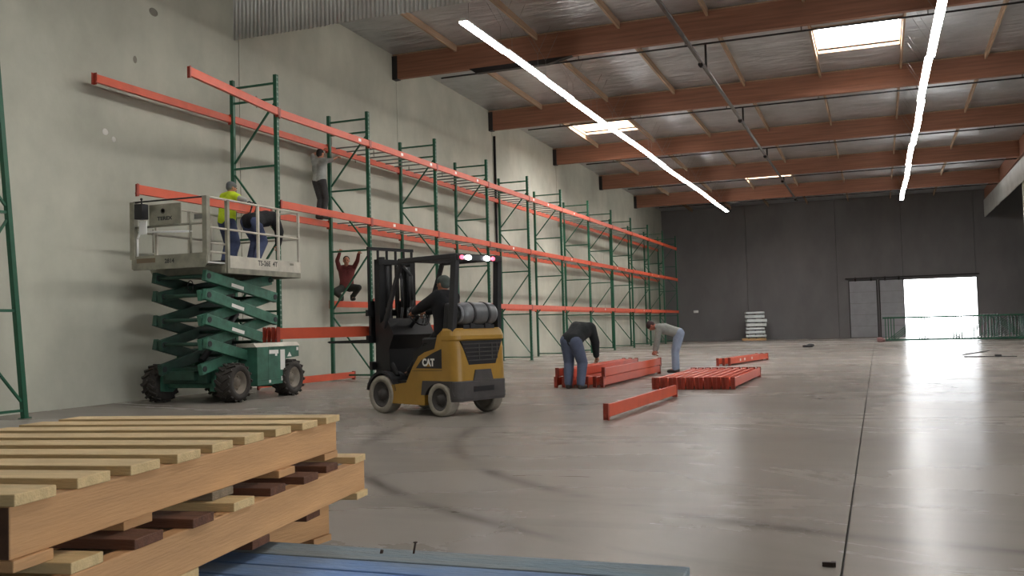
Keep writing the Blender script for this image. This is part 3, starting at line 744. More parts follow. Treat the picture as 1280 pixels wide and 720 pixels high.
# platform
PX0, PX1, PY0, PYM, PY1 = -11.96, -10.38, 12.9, 13.46, 15.66
m = MB(); B3(m, (PX0+.03, PYM, 2.4), (PX1-.03, PY1-.02, 2.45)); m.build('deck', mDarkSteel, sl_)
m = MB()
B3(m, (PX1-.06, PYM, 2.22), (PX1, PY1, 2.32), .006); B3(m, (PX0, PYM, 2.22), (PX0+.06, PY1, 2.32), .006); B3(m, (PX0+.06, PYM, 2.22), (PX1-.06, PYM+.06, 2.4), .006); B3(m, (PX0+.06, PY1-.06, 2.22), (PX1-.06, PY1, 2.4), .006)
for y in (14.0, 14.6, 15.15): B3(m, (PX0+.06, y, 2.25), (PX1-.06, y+.06, 2.4))
m.build('deck_frame', mCreamDull, sl_)
for x in (PX1-.02, PX0):
    m = MB(); B3(m, (x, PYM, 2.32), (x+.02, PY1, 2.53), .003); tb = m.build('toe_board', mCream, sl_)
    if x > -11:
        text('lettering', 'TS-26E  4T', .13, mBlack2, tb, Matrix.Translation(P3(PX1+.001, 14.6, 2.44)) @ Matrix.Rotation(PI/2, 4, 'Z') @ Matrix.Rotation(PI/2, 4, 'X'), .001, .002, 1.0)
        m = MB(); m.b2(P3(PX1-.001, 15.3, 2.45), P3(PX1+.002, 15.42, 2.49)); m.build('decal', mCreamDull, tb)
m = MB(); B3(m, (PX0, PY1-.02, 2.32), (PX1, PY1, 2.53)); m.build('toe_board', mCream, sl_)
# slide-out extension
m = MB(); B3(m, (PX0+.06, PY0+.02, 2.38), (PX1-.06, PYM+.5, 2.41)); m.build('extension_deck', mGalv, sl_)
m = MB(); m.prism([(PX0, 2.34), (PX0+.05, 2.31), (PX1-.05, 2.31), (PX1, 2.36), (PX1, 2.55), (PX0, 2.55)], PY0, PY0+.03, lambda u, v, w: P3(u, w, v)); tb = m.build('toe_board', mCreamDull, sl_)
text('lettering', '2814', .1, mBlack2, tb, Matrix.Translation(P3(-11.15, PY0-.001, 2.44)) @ Matrix.Rotation(PI/2, 4, 'X'), .001, .003)
m = MB(); m.b2(P3(-11.85, PY0-.002, 2.43), P3(-11.45, PY0, 2.51)); m.build('rust_patch', mat('worn_brown_paint', (118, 102, 82), .8), tb)
m = MB(); m.prism([(-11.98, 2.34), (-11.6, 2.34), (-11.72, 2.2), (-11.9, 2.2)], PYM-.1, PYM, lambda u, v, w: P3(u, w, v)); m.build('slide_bracket', mCreamDull, sl_)
m = MB(); B3(m, (PX0+.05, PYM-.02, 2.24), (PX1-.05, PYM, 2.38)); m.build('front_skirt', mCreamDull, sl_)
# railings
ZT, ZM = 3.49, 2.98
rt = .021
def post(x, y, z0=2.5, z1=ZT, mm=mCream, r=rt): MB().b2(P3(x-r, y-r, z0), P3(x+r, y+r, z1)).build('rail_post', mm, sl_)
def rail(a, b, mm=mCream, r=.019, nm='rail'): MB().tube(P3(*a), P3(*b), r).build(nm, mm, sl_)
xr, xl = PX1-.025, PX0+.025
for y in (PYM+.02, 14.35, 14.97, PY1-.03): post(xr, y); post(xl, y)
post(xr, PY0+.03, 2.5, ZT, mCreamDull, .045); post(xl, PY0+.03, 2.5, ZT, mCreamDull, .045)
post(xr, PYM+.02, 2.3, ZT, mCreamDull, .03)
for z in (ZT, ZM):
    rail((xr, PY0+.03, z), (xr, PY1-.03, z)); rail((xl, PY0+.03, z), (xl, PY1-.03, z)); rail((xl, PY1-.03, z), (xr, PY1-.03, z))
rail((xr-.03, PY0+.12, 2.72), (xr-.03, PYM, 2.72)); rail((xr-.03, PY0+.12, 2.57), (xr-.03, PYM, 2.57)); rail((xr-.03, PY0+.12, 2.57), (xr-.03, PY0+.12, ZT))
rail((xl, PY0+.03, ZT), (xr, PY0+.03, ZT), mDarkSteel, .015); rail((xl+.1, PY0+.03, ZM-.01), (xr-.3, PY0+.03, ZM-.06), mWhiteP)
rail((xl, PY0+.03, ZM+.07), (xr, PY0+.03, ZM+.07), mCreamDull, .02)
m = MB(); m.path([P3(xl+.08, PY0+.03, 2.55), P3(xl+.08, PY0+.03, 2.85), P3(xl+.13, PY0+.03, 2.95), P3(xl+.2, PY0+.03, ZM-.01)], .018); m.build('rail', mWhiteP, sl_)
rail((xl+.42, PY0+.03, 2.6), (xl+.42, PY0+.03, 3.0), mCreamDull, .014); rail((xr-.32, PY0+.03, 2.55), (xr-.32, PY0+.03, 3.25), mCreamDull, .022)
m = MB(); B3(m, (xl+.36, PY0, 3.07), (xr-.5, PY0+.02, 3.42), .004); pn = m.build('sign_panel', mCreamDull, sl_)
text('lettering', 'TEREX', .085, mBlack2, pn, Matrix.Translation(P3(-11.24, PY0-.002, 3.17)) @ Matrix.Rotation(PI/2, 4, 'X'), .001, .003, 1.25)
m = MB(); m.lathe(P3(-11.28, PY0+.0, 3.3), (0, -1, 0), [(.045, 0), (.045, .003), (.034, .003), (.034, 0)], 20); m.build('emblem', mCharcoal, pn)
m = MB(); B3(m, (xl+.13, PY0-.1, 3.18), (xl+.3, PY0+.06, 3.44), .01); cbx = m.build('control_box', mBlack2, sl_)
m = MB(); m.tube(P3(xl+.22, PY0-.02, 3.44), P3(xl+.22, PY0-.02, 3.52), .014).ball(P3(xl+.22, PY0-.02, 3.53), .022); m.build('joystick', mBlack, cbx)
m = MB(); B3(m, (xl+.16, PY0-.02, 2.92), (xl+.32, PY0+.0, 3.15)); m.build('manual_pouch', mWhiteP, sl_)
m = MB(); B3(m, (xr-.22, PY0+.0, 3.12), (xr-.06, PY0+.02, 3.2)); m.build('gate_latch', mSteel, sl_)

# ------------------------------------------------------------------ forklift (local: x forward, y left)
FO = (-5.306, 11.952, 0); FRZ = math.atan2(.357, -.934)
fk = empty('forklift', FO, FRZ, 'yellow and black forklift with a gas bottle, seen from behind', 'forklift')
yw = .5
def side(pts, a, b, mm, nm, par=None): m = MB(); m.prism(pts, a, b, lambda u, v, w: V((u, w, v))); return m.build(nm, mm, par or fk)
for s in (1, -1):
    sp = side([(.29, .14), (.97, .15), (1.0, .40), (.66, .44), (.52, .66), (.40, .80), (.28, .855), (.08, .9), (.02, 1.08), (-.06, 1.14), (-.06, .46), (.2, .46), (.29, .36)], s*(yw-.09), s*yw, mYellow, 'side_panel')
    side([(-.057, .9), (.1, .85), (.34, .75), (.45, .64), (-.057, .64)], s*(yw-.001), s*(yw+.004), mBlack2, 'decal', sp)
    side([(-.06, .615), (.53, .605), (.53, .6), (-.06, .61)], s*(yw-.001), s*(yw+.002), mBlack2, 'seam', sp)
    if s > 0:
        q = Matrix.Translation((.2, yw+.005, .715)) @ Matrix.Rotation(PI, 4, 'Z') @ Matrix.Rotation(PI/2, 4, 'X')
        text('lettering', 'CAT', .135, mTag, sp, q, .001, .006, .88)
        side([(.155, .664), (.235, .664), (.195, .712)], yw+.004, yw+.0075, mYellow, 'logo_triangle', sp)
    # front fender and step
    side([(.95, .14), (1.03, .14), (1.0, .40), (.93, .42)], s*(yw-.2), s*(yw-.02), mYellow, 'fender_stay')
    pts = [(1.19+.33*math.cos(t), .265+.33*math.sin(t)) for t in [PI*(.06+.88*i/10) for i in range(11)]]+[(1.19+.295*math.cos(t), .265+.295*math.sin(t)) for t in [PI*(.94-.88*i/10) for i in range(11)]]
    m = MB()
    for i in range(10):
        a, b = pts[i], pts[i+1]; c_, d_ = pts[20-i], pts[21-i]
        m.prism([a, b, c_, d_], s*.22, s*.5, lambda u, v, w: V((u, w, v)))
    m.build('fender', mBlack2, fk)
# inner chassis and floor
m = MB(); m.b2((-.2, -.4, .2), (1.3, .4, .44)); m.b2((.55, -.42, .42), (1.15, .42, .46)); m.build('chassis', mBlack, fk)
m = MB(); m.prism([(-.06, .46), (.62, .46), (.6, .86), (.1, 1.06), (-.06, 1.08)], -.41, .41, lambda u, v, w: V((u, w, v))); m.build('engine_hood', mBlack, fk)
m = MB(); m.prism([(1.08, .44), (1.3, .44), (1.34, 1.25), (1.16, 1.34), (1.02, 1.1), (1.12, .9)], -.4, .4, lambda u, v, w: V((u, w, v))); m.build('dash_cowl', mBlack, fk)
# counterweight with rounded rear corners
def plan(xr, w, r, xf, n=8):
    pts = [(xf, w)]
    for i in range(n+1): t = PI/2+PI/2*i/n; pts.append((xr+r+r*math.cos(t), w-r+r*math.sin(t)))
    for i in range(n+1): t = PI+PI/2*i/n; pts.append((xr+r+r*math.cos(t), -w+r+r*math.sin(t)))
    pts.append((xf, -w)); return pts
def layer(m, specs):
    rings = [[(x, y, z) for x, y in plan(xr, w, r, xf)] for (xr, w, r, xf, z) in specs]
    n = len(rings[0]); vs = [p for q in rings for p in q]; fs = []
    for j in range(len(rings)-1):
        for i in range(n): fs.append((j*n+i, j*n+(i+1) % n, (j+1)*n+(i+1) % n, (j+1)*n+i))
    m.add(vs, fs); m.add(rings[0], [tuple(range(n))]); m.add(rings[-1], [tuple(range(n))[::-1]])
m = MB(); layer(m, [(-.33, .5, .13, -.06, .46), (-.32, .5, .13, -.06, .9), (-.3, .5, .13, -.06, 1.0), (-.33, .505, .13, -.06, 1.02), (-.33, .505, .13, -.06, 1.07), (-.3, .49, .12, -.06, 1.14), (-.27, .47, .11, -.06, 1.17)])
cw = m.build('counterweight', mYellow, fk)
m = MB(); m.prism([(-.40, 1.0), (.40, 1.0), (.26, .68), (-.26, .68)], -.325, -.3, lambda u, v, w: V((w-.0, u, v))); gr = m.build('grille_recess', mBlack, cw)
m = MB()
for k in range(5):
    z = .73+.055*k; h = .25+.14*(z-.68)/.32
    m = MB(); m.b2((-.335, -h, z), (-.32, h, z+.014)); m.build('grille_bar', mCharcoal, gr)
for y in (-.3, -.2, .05): MB().b2((-.332, y, .75), (-.318, y+.02, .95)).build('grille_post', mCharcoal, gr)
side_b = MB(); layer(side_b, [(-.335, .5, .14, .05-.28, .2), (-.345, .506, .14, .05-.28, .24), (-.345, .506, .14, .05-.28, .455), (-.335, .502, .14, .05-.28, .47)])
bpz = side_b.build('bumper', mCharcoal, fk)
m = MB(); m.prism([(-.19, .47), (.19, .47), (.15, .61), (-.15, .61)], -.342, -.3, lambda u, v, w: V((w, u, v))); m.build('tow_boss', mCharcoal, bpz)
MB().b2((-.349, -.2, .32), (-.34, .2, .39)).build('tow_slot', mBlack, bpz)
for s in (1, -1):
    arch = [(-.24, .2), (-.24, .47), (.3, .47), (.34, .36)]+[(.29*math.cos(t), .225+.235*math.sin(t)) for t in [PI*(.1+.82*i/10) for i in range(11)]]
    m = MB(); 
    inner = [(.29*math.cos(PI*(.08+.84*i/10)), .225+.215*math.sin(PI*(.08+.84*i/10))) for i in range(11)]
    outer = [(max(-.245, min(.36, 1.3*x)), .472 if 0 < i < 10 else z) for i, (x, z) in enumerate(inner)]
    for i in range(10): m.prism([inner[i], inner[i+1], outer[i+1], outer[i]], s*.38, s*.503, lambda u, v, w: V((u, w, v)))
    m.build('wheel_arch', mCharcoal, fk)
# wheels
def fwheel(r, w, hub):
    a = MB().lathe((0, 0, 0), (0, 1, 0), [(r*.68, -w/2), (r*.95, -w/2), (r, -w/2+.02), (r, w/2-.02), (r*.95, w/2), (r*.68, w/2), (r*.68, -w/2)], 36).mesh('wheel', mTireW)
    m = MB().lathe((0, 0, 0), (0, 1, 0), [(r*.68, -w/2+.02), (r*.68, w/2-.015), (r*.62, w/2-.02), (r*.5, w/2-.05), (r*.28, w/2-.05), (r*.25, w/2-.01), (0, w/2-.01)], 28)
    for i in range(6): t = PI*i/3; m.tube((r*.4*math.cos(t), w/2-.055, r*.4*math.sin(t)), (r*.4*math.cos(t), w/2-.035, r*.4*math.sin(t)), .014, n=6)
    return a, m.mesh('hub', mCharcoal)
fa, fh = fwheel(.265, .2, 0); ra, rh = fwheel(.225, .17, 0)
for (x, y, a, h, r) in ((1.19, .41, fa, fh, .265), (1.19, -.41, fa, fh, .265), (0, .425, ra, rh, .225), (0, -.425, ra, rh, .225)):
    w = link('wheel', a, fk); w.location = (x, y, r+.001); w.rotation_euler = (0, random.random(), 0 if y > 0 else PI)
    link('hub', h, w)
# mast
for s in (1, -1):
    m = MB(); m.b2((1.36, s*.3-.05, .08), (1.47, s*.3+.05, 2.2)); m.build('mast_rail', mBlack, fk)
    m = MB(); m.b2((1.42, s*.215-.03, .15), (1.5, s*.215+.03, 2.24)); m.build('inner_mast_rail', mBlack, fk)
    m = MB(); m.tube((1.345, s*.2, .1), (1.345, s*.2, 1.5), .045, n=14).tube((1.345, s*.2, 1.5), (1.345, s*.2, 2.1), .025); m.build('lift_cylinder', mBlack2, fk)
    m = MB(); m.tube((1.3, s*.33, .9), (1.0, s*.36, .52), .04); m.build('tilt_cylinder', mBlack2, fk)
    MB().b2((1.44, s*.07-.03, .9), (1.455, s*.07+.03, 2.1)).build('lift_chain', mDarkSteel, fk)
MB().b2((1.425, .05, .2), (1.45, .34, 2.16)).build('mast_plate', mBlack, fk)
m = MB(); m.b2((1.37, -.35, 2.13), (1.46, .35, 2.2)); m.b2((1.37, -.35, .3), (1.46, .35, .4)); m.b2((1.37, -.35, 1.22), (1.42, .35, 1.32)); m.build('mast_crossbar', mBlack, fk)
m = MB(); m.path([V((1.33, .02, 2.1)), V((1.22, .05, 1.9)), V((1.2, .06, 1.5)), V((1.28, .04, 1.1))], .022, 8); m.build('hose', mBlack2, fk)
m = MB(); m.path([V((1.33, -.1, 2.1)), V((1.15, -.08, 1.95)), V((1.14, -.08, 1.6)), V((1.28, -.1, 1.15))], .022, 8); m.build('hose', mBlack2, fk)
m = MB(); m.b2((1.5, -.46, 1.0), (1.55, .46, 1.1)); m.b2((1.5, -.46, 1.38), (1.55, .46, 1.47)); m.b2((1.5, -.24, .95), (1.54, -.12, 1.6)); m.b2((1.5, .12, .95), (1.54, .24, 1.6)); ca = m.build('carriage', mBlack, fk)
m = MB(); m.b2((1.5, -.45, 2.34), (1.54, .43, 2.385)); lb = m.build('load_backrest', mBlack, fk)
for y in (-.44, -.28, -.12, .05, .22, .40): MB().b2((1.505, y, 1.47), (1.535, y+.026, 2.34)).build('backrest_bar', mBlack, lb)
for s in (1, -1):
    y = s*.3
    m = MB(); m.prism([(1.555, 1.6), (1.6, 1.6), (1.6, 1.04), (2.55, 1.025), (2.6, 1.01), (2.55, .99), (1.555, .985)], y-.06, y+.06, lambda u, v, w: V((u, w, v))); m.build('fork', mBlack, fk)
m = MB(); m.b2((1.47, .34, .6), (1.53, .42, .72)); m.build('side_bracket', mBlack, fk)
# overhead guard
for s in (1, -1):
    m = MB(); m.bar((-.2, s*.44, 1.1), (-.27, s*.41, 2.13), .075, .1, (1, 0, 0), .008); m.build('guard_leg', mBlack2, fk)
    m = MB(); m.bar((1.22, s*.4, 1.2), (.82, s*.4, 2.13), .05, .06, (1, 0, 0), .008); m.build('guard_leg', mBlack2, fk)
    m = MB(); m.bar((-.3, s*.41, 2.13), (.85, s*.41, 2.13), .07, .07, (0, 0, 1), .01); m.build('guard_rail', mBlack2, fk)
for k in range(8):
    x = -.28+.155*k
    m = MB(); m.b2((x, -.41, 2.12), (x+.035, .41, 2.165)); m.build('guard_bar', mBlack2, fk)
m = MB(); m.b2((-.34, -.43, 2.07), (-.28, .43, 2.15), .008); lbx = m.build('light_bar', mBlack2, fk)
for y in (.24, -.12):
    MB().ball((-.345, y, 2.11), (.02, .06, .032), 14, 8).build('work_lamp', mLampRear, lbx)
for y in (.36, -.24):
    MB().ball((-.345, y, 2.11), (.015, .04, .028), 12, 8).build('tail_lamp', mLampRed, lbx)
# gas bottle
tk = MB().lathe((-.2, -.37, 1.36), (0, 1, 0), [(0, 0), (.08, .01), (.135, .05), (.155, .1), (.155, .62), (.135, .68), (.08, .72), (.075, .71), (.07, .735), (.0, .735)], 28).build('gas_bottle', mTank, fk)
MB().lathe((-.2, .27, 1.36), (0, 1, 0), [(.12, 0), (.125, .1), (.112, .1), (.108, 0)], 24).build('collar', mTank, tk)
for y in (-.14, .14): MB().lathe((-.2, y, 1.36), (0, 1, 0), [(.158, -.025), (.163, -.025), (.163, .025), (.158, .025), (.158, -.025)], 28).build('strap', mBlack2, tk)
m = MB(); m.b2((-.28, -.3, 1.16), (-.1, .3, 1.21)); m.b2((-.3, -.18, 1.17), (-.1, -.1, 1.25)); m.b2((-.3, .1, 1.17), (-.1, .18, 1.25)); m.build('bottle_bracket', mBlack2, fk)
m = MB(); m.path([V((-.2, -.38, 1.36)), V((-.16, -.46, 1.3)), V((-.1, -.44, 1.2)), V((-.05, -.4, 1.1))], .012); m.build('gas_hose', mBlack, fk)
# seat, wheel
m = MB(); m.box((.38, 0, 1.0), (.46, .48, .1), None, .03); m.box((.14, 0, 1.27), (.1, .46, .5), Matrix.Rotation(-.14, 3, 'Y'), .03); m.build('seat', mBlack2, fk)
m = MB()
ct = V((.93, .0, 1.36)); ax = V((-.75, 0, .66)).normalized(); s1 = V((0, 1, 0)); s2 = ax.cross(s1)
pts = [ct+(s1*math.cos(2*PI*i/20)+s2*math.sin(2*PI*i/20))*.17 for i in range(21)]
m.path(pts, .014, 6); m.bar(pts[0], pts[10], .03, .012); m.tube(ct, ct-ax*.3, .03); m.build('steering_wheel', mBlack2, fk)
for k in range(3):
    MB().tube((1.06, -.2-.06*k, 1.25), (1.0, -.2-.06*k, 1.42), .008).ball((1.0, -.2-.06*k, 1.43), .02).build('control_lever', mSteel, fk)
# beams carried on the forks
u = V((math.cos(FRZ), math.sin(FRZ), 0)); l = V((-math.sin(FRZ), math.cos(FRZ), 0))
for k in range(4):
    p = V(FO)+u*(1.72+.118*k)+l*(1.83+random.uniform(-.015, .015)); p.z = 1.045+.116
    beam(p, (0, 0, math.atan2(l.x, -l.y)), ['orange beam on the forklift forks, closest to the mast', 'second beam from the mast on the forklift forks', 'third beam from the mast on the forklift forks', 'outermost beam on the forklift forks'][k], 'beams carried by the forklift')

# ------------------------------------------------------------------ people
def cloth(name, rgb, **k): return mat(name, rgb, .9, 0, .14, 9, .25, 22, **k)
mSkin = mat('skin', (178, 122, 94), .6, 0, .08, 10); mSkin2 = mat('ruddy_skin', (190, 118, 98), .6, 0, .08, 10)
mHairD = mat('dark_hair', (34, 27, 23), .8, 0, .2, 30); mEye = mat('dark_eye', (24, 18, 16), .3); mLip = mat('lips', (132, 72, 66), .6)
mBoot = mat('work_boot', (58, 50, 44), .75, 0, .2, 10)
def organic(mb, name, mats, parent, vox, smooth=3, extra=None):
    me = mb.mesh('tmp', mats); o = bpy.data.objects.new('tmp', me); COL.objects.link(o)
    r = o.modifiers.new('r', 'REMESH'); r.mode = 'VOXEL'; r.voxel_size = vox; r.use_smooth_shade = True
    s_ = o.modifiers.new('s', 'SMOOTH'); s_.iterations = smooth; s_.factor = .5
    dg = bpy.context.evaluated_depsgraph_get(); nm = bpy.data.meshes.new_from_object(o.evaluated_get(dg))
    bpy.data.objects.remove(o); bpy.data.meshes.remove(me)
    nm.materials.clear()
    for m_ in mats: nm.materials.append(m_)
    if extra:                       # fingers, nose, eyes joined into the same mesh
        em = extra.mesh('tmp', mats); bm = bmesh.new(); bm.from_mesh(nm); bm.from_mesh(em); bm.to_mesh(nm); bm.free(); bpy.data.meshes.remove(em)
    nm.name = name
    return link(name, nm, parent)
def ik(a, b, l1, l2, pole):
    d = b-a; L = d.length
    if L > (l1+l2)*.995: b = a+d*((l1+l2)*.995/L); d = b-a; L = d.length
    x = (l1*l1-l2*l2+L*L)/(2*L); h = math.sqrt(max(0, l1*l1-x*x)); n = d/L
    p = V(pole); p = (p-n*p.dot(n)).normalized()
    return a+n*x+p*h, b
def person(label, loc, rz, pel, T, Xr, Hup, Hf, ank, toes, hands, kpole, epole, top, bottom, skin=None, hair=None, hat=None, sleeves='long', grip=.9, boot=None, scale=1.0, palmn=None, vest=None, jk=0.0, bag=0.0):
    """local frame: +y forward, +x the person's right"""
    skin = skin or mSkin; boot = boot or mBoot
    root = empty('person', loc, rz, label, 'person'); root.scale = (scale,)*3
    pel = V(pel); T = V(T).normalized(); X = V(Xr); X = (X-T*X.dot(T)).normalized(); Fw = T.cross(X) if False else X.cross(T)*-1
    Fw = T.cross(X)           # forward of torso (right x up = forward): checked below
    if Fw.dot(V((0, 1, 0))) < 0 and abs(T.z) > .6: Fw = -Fw
    Hup = V(Hup).normalized(); Hf = V(Hf); Hf = (Hf-Hup*Hf.dot(Hup)).normalized(); Hr = Hf.cross(Hup)
    waist = pel+T*.16; chest = pel+T*.33; neck = pel+T*.51; head = neck+Hup*.135+Hf*.02
    sh = [chest+T*.125+X*(.175*s_) for s_ in (-1, 1)]; hip = [pel+X*(.09*s_)-T*.03 for s_ in (-1, 1)]
    kn = []; an = []
    for i in (0, 1):
        k_, a_ = ik(hip[i], V(ank[i]), .43, .42, kpole[i]); kn.append(k_); an.append(a_)
    el = []; wr_ = []
    for i in (0, 1):
        e_, w_ = ik(sh[i], V(hands[i]), .29, .255, epole[i]); el.append(e_); wr_.append(w_)
    B = MB(); E = MB()
    def torso(m, o):
        for s_ in (-1, 1):
            m.cap(pel+X*(.065*s_), .105+o, waist+X*(.055*s_), .1+o); m.cap(waist+X*(.055*s_), .1+o, chest+X*(.075*s_), .108+o)
            m.cap(chest+X*(.075*s_), .105+o, sh[(s_+1)//2]-X*(.03*s_), .068+o)
            m.cap(sh[(s_+1)//2]-X*(.03*s_), .066+o, neck-T*.02, .055+o*.8)
    torso(B, 0)
    B.cap(neck-T*.04, .058, head-Hup*.03, .055)
    rot = Matrix((Hr, Hf, Hup)).transposed()
    B.ball(head+Hup*.02, (.076, .095, .098), 18, 12, rot); B.ball(head-Hup*.055+Hf*.03, (.055, .06, .062), 14, 9, rot)
    B.ball(head-Hup*.012+Hf*.098, (.015, .024, .026), 8, 6, rot)
    for s_ in (-1, 1): B.ball(head+Hr*(.078*s_)-Hf*.005-Hup*.005, (.013, .022, .034), 8, 6, rot)
    for i in (0, 1):
        B.cap(sh[i], .05, el[i], .04); B.cap(el[i], .039, wr_[i], .028)
        B.cap(hip[i], .085, kn[i], .056); B.cap(kn[i], .056, an[i], .04); B.cap(an[i], .04, an[i]+V(toes[i])*.12-V((0, 0, .035)), .032)
        # hand: palm in the remeshed body, five fingers added
        d = (wr_[i]-el[i]).normalized(); n = V(palmn[i]) if palmn else V((0, 0, -1)) if abs(d.z) < .8 else Fw*-1
        n = (n-d*n.dot(d)).normalized(); sd = d.cross(n)
        for f in (-.026, 0, .026): B.cap(wr_[i], .02, wr_[i]+d*.085+sd*f, .014)
        for q, (f, ln) in enumerate(((-.03, .85), (-.01, 1), (.011, .95), (.031, .75))):
            p = wr_[i]+d*.085+sd*f; dd = d
            for sg, L in enumerate((.042, .028, .02)):
                a_ = grip*(.55 if sg == 0 else .8); dd = (dd*math.cos(a_)+(n if abs(dd.dot(n)) < .99 else -d)*math.sin(a_)).normalized() if sg == 0 else (Quaternion(sd, -a_) @ dd if (Quaternion(sd, -a_) @ dd).dot(n) > (Quaternion(sd, a_) @ dd).dot(n) or grip == 0 else Quaternion(sd, a_) @ dd)
                e_ = p+dd*L*ln; E.cap(p, .0095-.001*sg, e_, .0088-.001*sg, 8); p = e_
        p = wr_[i]+d*.03+sd*(.028*(1 if i == 0 else -1)); dd = (d*.6+sd*(.7 if i == 0 else -.7)+n*.3).normalized(); e_ = p+dd*.04; E.cap(p, .012, e_, .01, 8); E.cap(e_, .01, e_+(dd+n*.7+d*.4).normalized()*.03, .0085, 8)
    E.mi = 1
    for s_ in (-1, 1): E.ball(head+Hr*(.031*s_)+Hf*.091+Hup*.018, (.012, .008, .009), 8, 6, rot)
    E.mi = 2; E.ball(head-Hup*.055+Hf*.09, (.022, .006, .006), 8, 6, rot)
    organic(B, 'body', [skin, mEye, mLip], root, .014, 3, E)
    # clothes
    t = MB(); torso(t, .016+jk)
    for i in (0, 1):
        t.cap(sh[i], .066+jk, el[i], .054+jk)
        if sleeves == 'long': t.cap(el[i], .053+jk, wr_[i].lerp(el[i], .04), .042+jk*.6)
    organic(t, 'shirt' if not jk else 'jacket', [top], root, .016, 3)
    t = MB()
    for s_ in (-1, 1): t.cap(pel+X*(.065*s_)+T*.06, .112+bag*.6, pel+X*(.07*s_)-T*.02, .118+bag*.6)
    for i in (0, 1): t.cap(hip[i], .104+bag, kn[i], .076+bag); t.cap(kn[i], .076+bag, an[i]+(kn[i]-an[i])*.06, .06+bag*.7)
    organic(t, 'trousers', [bottom], root, .016, 3)
    for i in (0, 1):
        t = MB(); f = V(toes[i]); f.normalize(); a_ = an[i]
        t.cap(a_+V((0, 0, .03)), .056, a_-V((0, 0, .035))-f*.02, .05); t.cap(a_-V((0, 0, .038))-f*.02, .05, a_+f*.15-V((0, 0, .045)), .042)
        organic(t, 'boot', [boot], root, .014, 2)
    if hair or hat:
        t = MB(); m_ = hat or hair
        if hat: t.ball(head+Hup*.045-Hf*.012, (.09, .106, .085), 18, 12, rot); t.ball(head+Hup*.0-Hf*.04, (.084, .07, .07), 14, 10, rot)
        else: t.ball(head+Hup*.04-Hf*.02, (.084, .098, .088), 18, 12, rot); t.ball(head-Hf*.045-Hup*.01, (.078, .062, .075), 14, 10, rot)
        o = organic(t, 'cap' if hat else 'hair', [m_], root, .014, 2)
    if vest:
        t = MB(); torso(t, .034)
        for i in (0, 1): t.cap(sh[i], .082, sh[i].lerp(el[i], .35), .078)
        organic(t, 'safety_vest', [vest], root, .016, 3)
    return root
mNavy = cloth('black_sweater', (30, 32, 34)); mJean = cloth('grey_blue_jeans', (88, 96, 118)); mJean2 = cloth('pale_jeans', (150, 162, 184)); mJean3 = cloth('blue_jeans', (70, 80, 112))
mGreyT = cloth('light_grey_shirt', (172, 174, 168)); mGreyP = cloth('dark_grey_trousers', (62, 60, 60)); mRed = cloth('dark_red_shirt', (112, 50, 48)); mLime = cloth('lime_safety_vest', (206, 230, 40))
mGreyS = cloth('grey_sweater', (150, 152, 146)); mBlackC = cloth('black_clothing', (24, 24, 27)); mGreyCap = cloth('grey_cap', (104, 106, 106)); mBeanie = cloth('grey_beanie', (96, 104, 98)); mOlive = cloth('dark_olive_trousers', (44, 46, 40))
Y0 = (0, 1, 0)
# A: bends over the beams, back to the camera
person('man in black sweater and grey blue jeans bending over the beam pile, back turned', (-5.27, 16.8, 0), -.1, (0, -.06, .9), (.14, .8, .46), (1, 0, 0), (.1, .8, -.3), (0, -.1, -1),
       [(-.12, .0, .085), (.15, -.06, .085)], [(-.15, 1, 0), (.2, 1, 0)], [(-.08, .62, .52), (.27, .5, .46)], [(-.2, 1, 0), (.2, 1, 0)], [(-1, 0, 0), (1, .2, 0)], mNavy, mJean, hair=mHairD, jk=.03, grip=.8, bag=.026)
# B: bends at the far end of the beams, facing left
person('man in grey sweater and pale jeans bending at the far end of the beams', (-4.5, 22.25, 0), 1.8, (0, -.1, .93), (0, .88, .3), (1, 0, 0), (0, .97, .3), (0, .35, -.8),
       [(-.1, .0, .085), (.12, -.05, .085)], [(0, 1, 0), (.1, 1, 0)], [(-.14, .5, .40), (.2, .44, .36)], [(0, 1, 0), (0, 1, 0)], [(-1, -.3, 0), (1, -.3, 0)], mGreyS, mJean2, skin=mSkin2, hat=mat('dark_cap', (60, 40, 40), .8), grip=.8, jk=.012, bag=.02)
# C: on the rack, arms raised to the top beam
person('man in light grey shirt standing high on the rack, arms raised to the top beam', (-12.36, 19.50, 3.878), -.12, (0, 0, .93), (0, .05, 1), (1, 0, 0), (0, .1, 1), (.1, 1, .1),
       [(-.06, .0, .085), (.06, .06, .085)], [(0, 1, 0), (0, 1, 0)], [(-.15, .3, 1.72), (.09, .70, 1.60)], [(0, 1, 0), (0, 1, 0)], [(-.6, -.3, -.2), (.1, 0, -1)], mGreyT, mGreyP, hair=mHairD, sleeves='short', grip=.8)
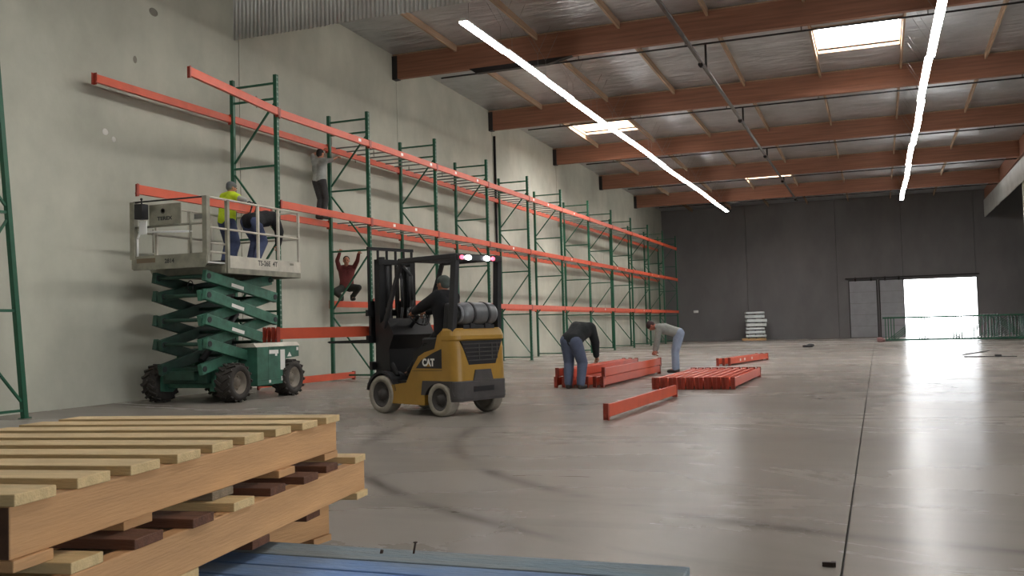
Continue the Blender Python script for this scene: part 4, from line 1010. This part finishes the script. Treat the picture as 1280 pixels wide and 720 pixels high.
# D: squats on the lower beam, holding the rung
person('man in dark red shirt squatting on the lower beam, gripping a green rung', (-12.33, 20.62, 1.932), PI+.55, (0, .0, .36), (0, .16, 1), (1, 0, 0), (0, .1, 1), (0, 1, .05),
       [(-.13, .06, .085), (.13, .0, .085)], [(-.3, 1, 0), (.3, 1, 0)], [(-.31, .52, 1.17), (.16, .46, 1.17)], [(-.5, 1, .3), (.5, 1, .3)], [(-1, 0, -.5), (1, 0, -.5)], mRed, mOlive, hair=mHairD, grip=1.0, palmn=[(0, 1, 0), (0, 1, 0)])
# E: vest man on the platform
person('man in lime safety vest and grey cap standing on the scissor lift platform', (-11.68, 15.12, 2.452), -.35, (0, 0, .93), (.02, .1, 1), (1, 0, 0), (.05, .25, 1), (.15, 1, -.25),
       [(-.12, .0, .085), (.12, .0, .085)], [(0, 1, 0), (0, 1, 0)], [(-.2, .28, 1.30), (.22, .22, 1.32)], [(0, 1, 0), (0, 1, 0)], [(-1, -.4, -.2), (1, -.4, -.2)], mGreyT, mJean3, hair=mHairD, hat=mGreyCap, vest=mLime, grip=.8, bag=.02)
# F: bent man on the platform
person('man in black jacket bent low beside the man in the lime vest', (-10.84, 14.78, 2.452), -.05, (0, -.02, .82), (0, .95, .22), (1, 0, 0), (0, .9, -.3), (0, -.1, -1),
       [(-.1, .05, .085), (.12, -.05, .085)], [(0, 1, 0), (0, 1, 0)], [(-.26, .5, .62), (.14, .58, .42)], [(0, 1, 0), (0, 1, 0)], [(-.4, -.6, .6), (1, 0, -.1)], mBlackC, mJean3, hair=mHairD, jk=.035, grip=.8, bag=.02)
# G: driver
pz = V(FO)+u*.36
person('driver in black jacket and grey beanie seated in the forklift', (pz.x, pz.y, 0), FRZ-PI/2, (0, -.02, 1.15), (0, .06, 1), (1, 0, 0), (0, .05, 1), (-.1, 1, 0),
       [(-.14, .62, .55), (.14, .6, .55)], [(0, 1, 0), (0, 1, 0)], [(-.13, .5, 1.42), (.13, .5, 1.42)], [(-.2, .2, 1), (.2, .2, 1)], [(-1, -.1, -.5), (1, -.1, -.5)], mBlackC, mBlackC, hat=mBeanie, jk=.025, grip=.9)
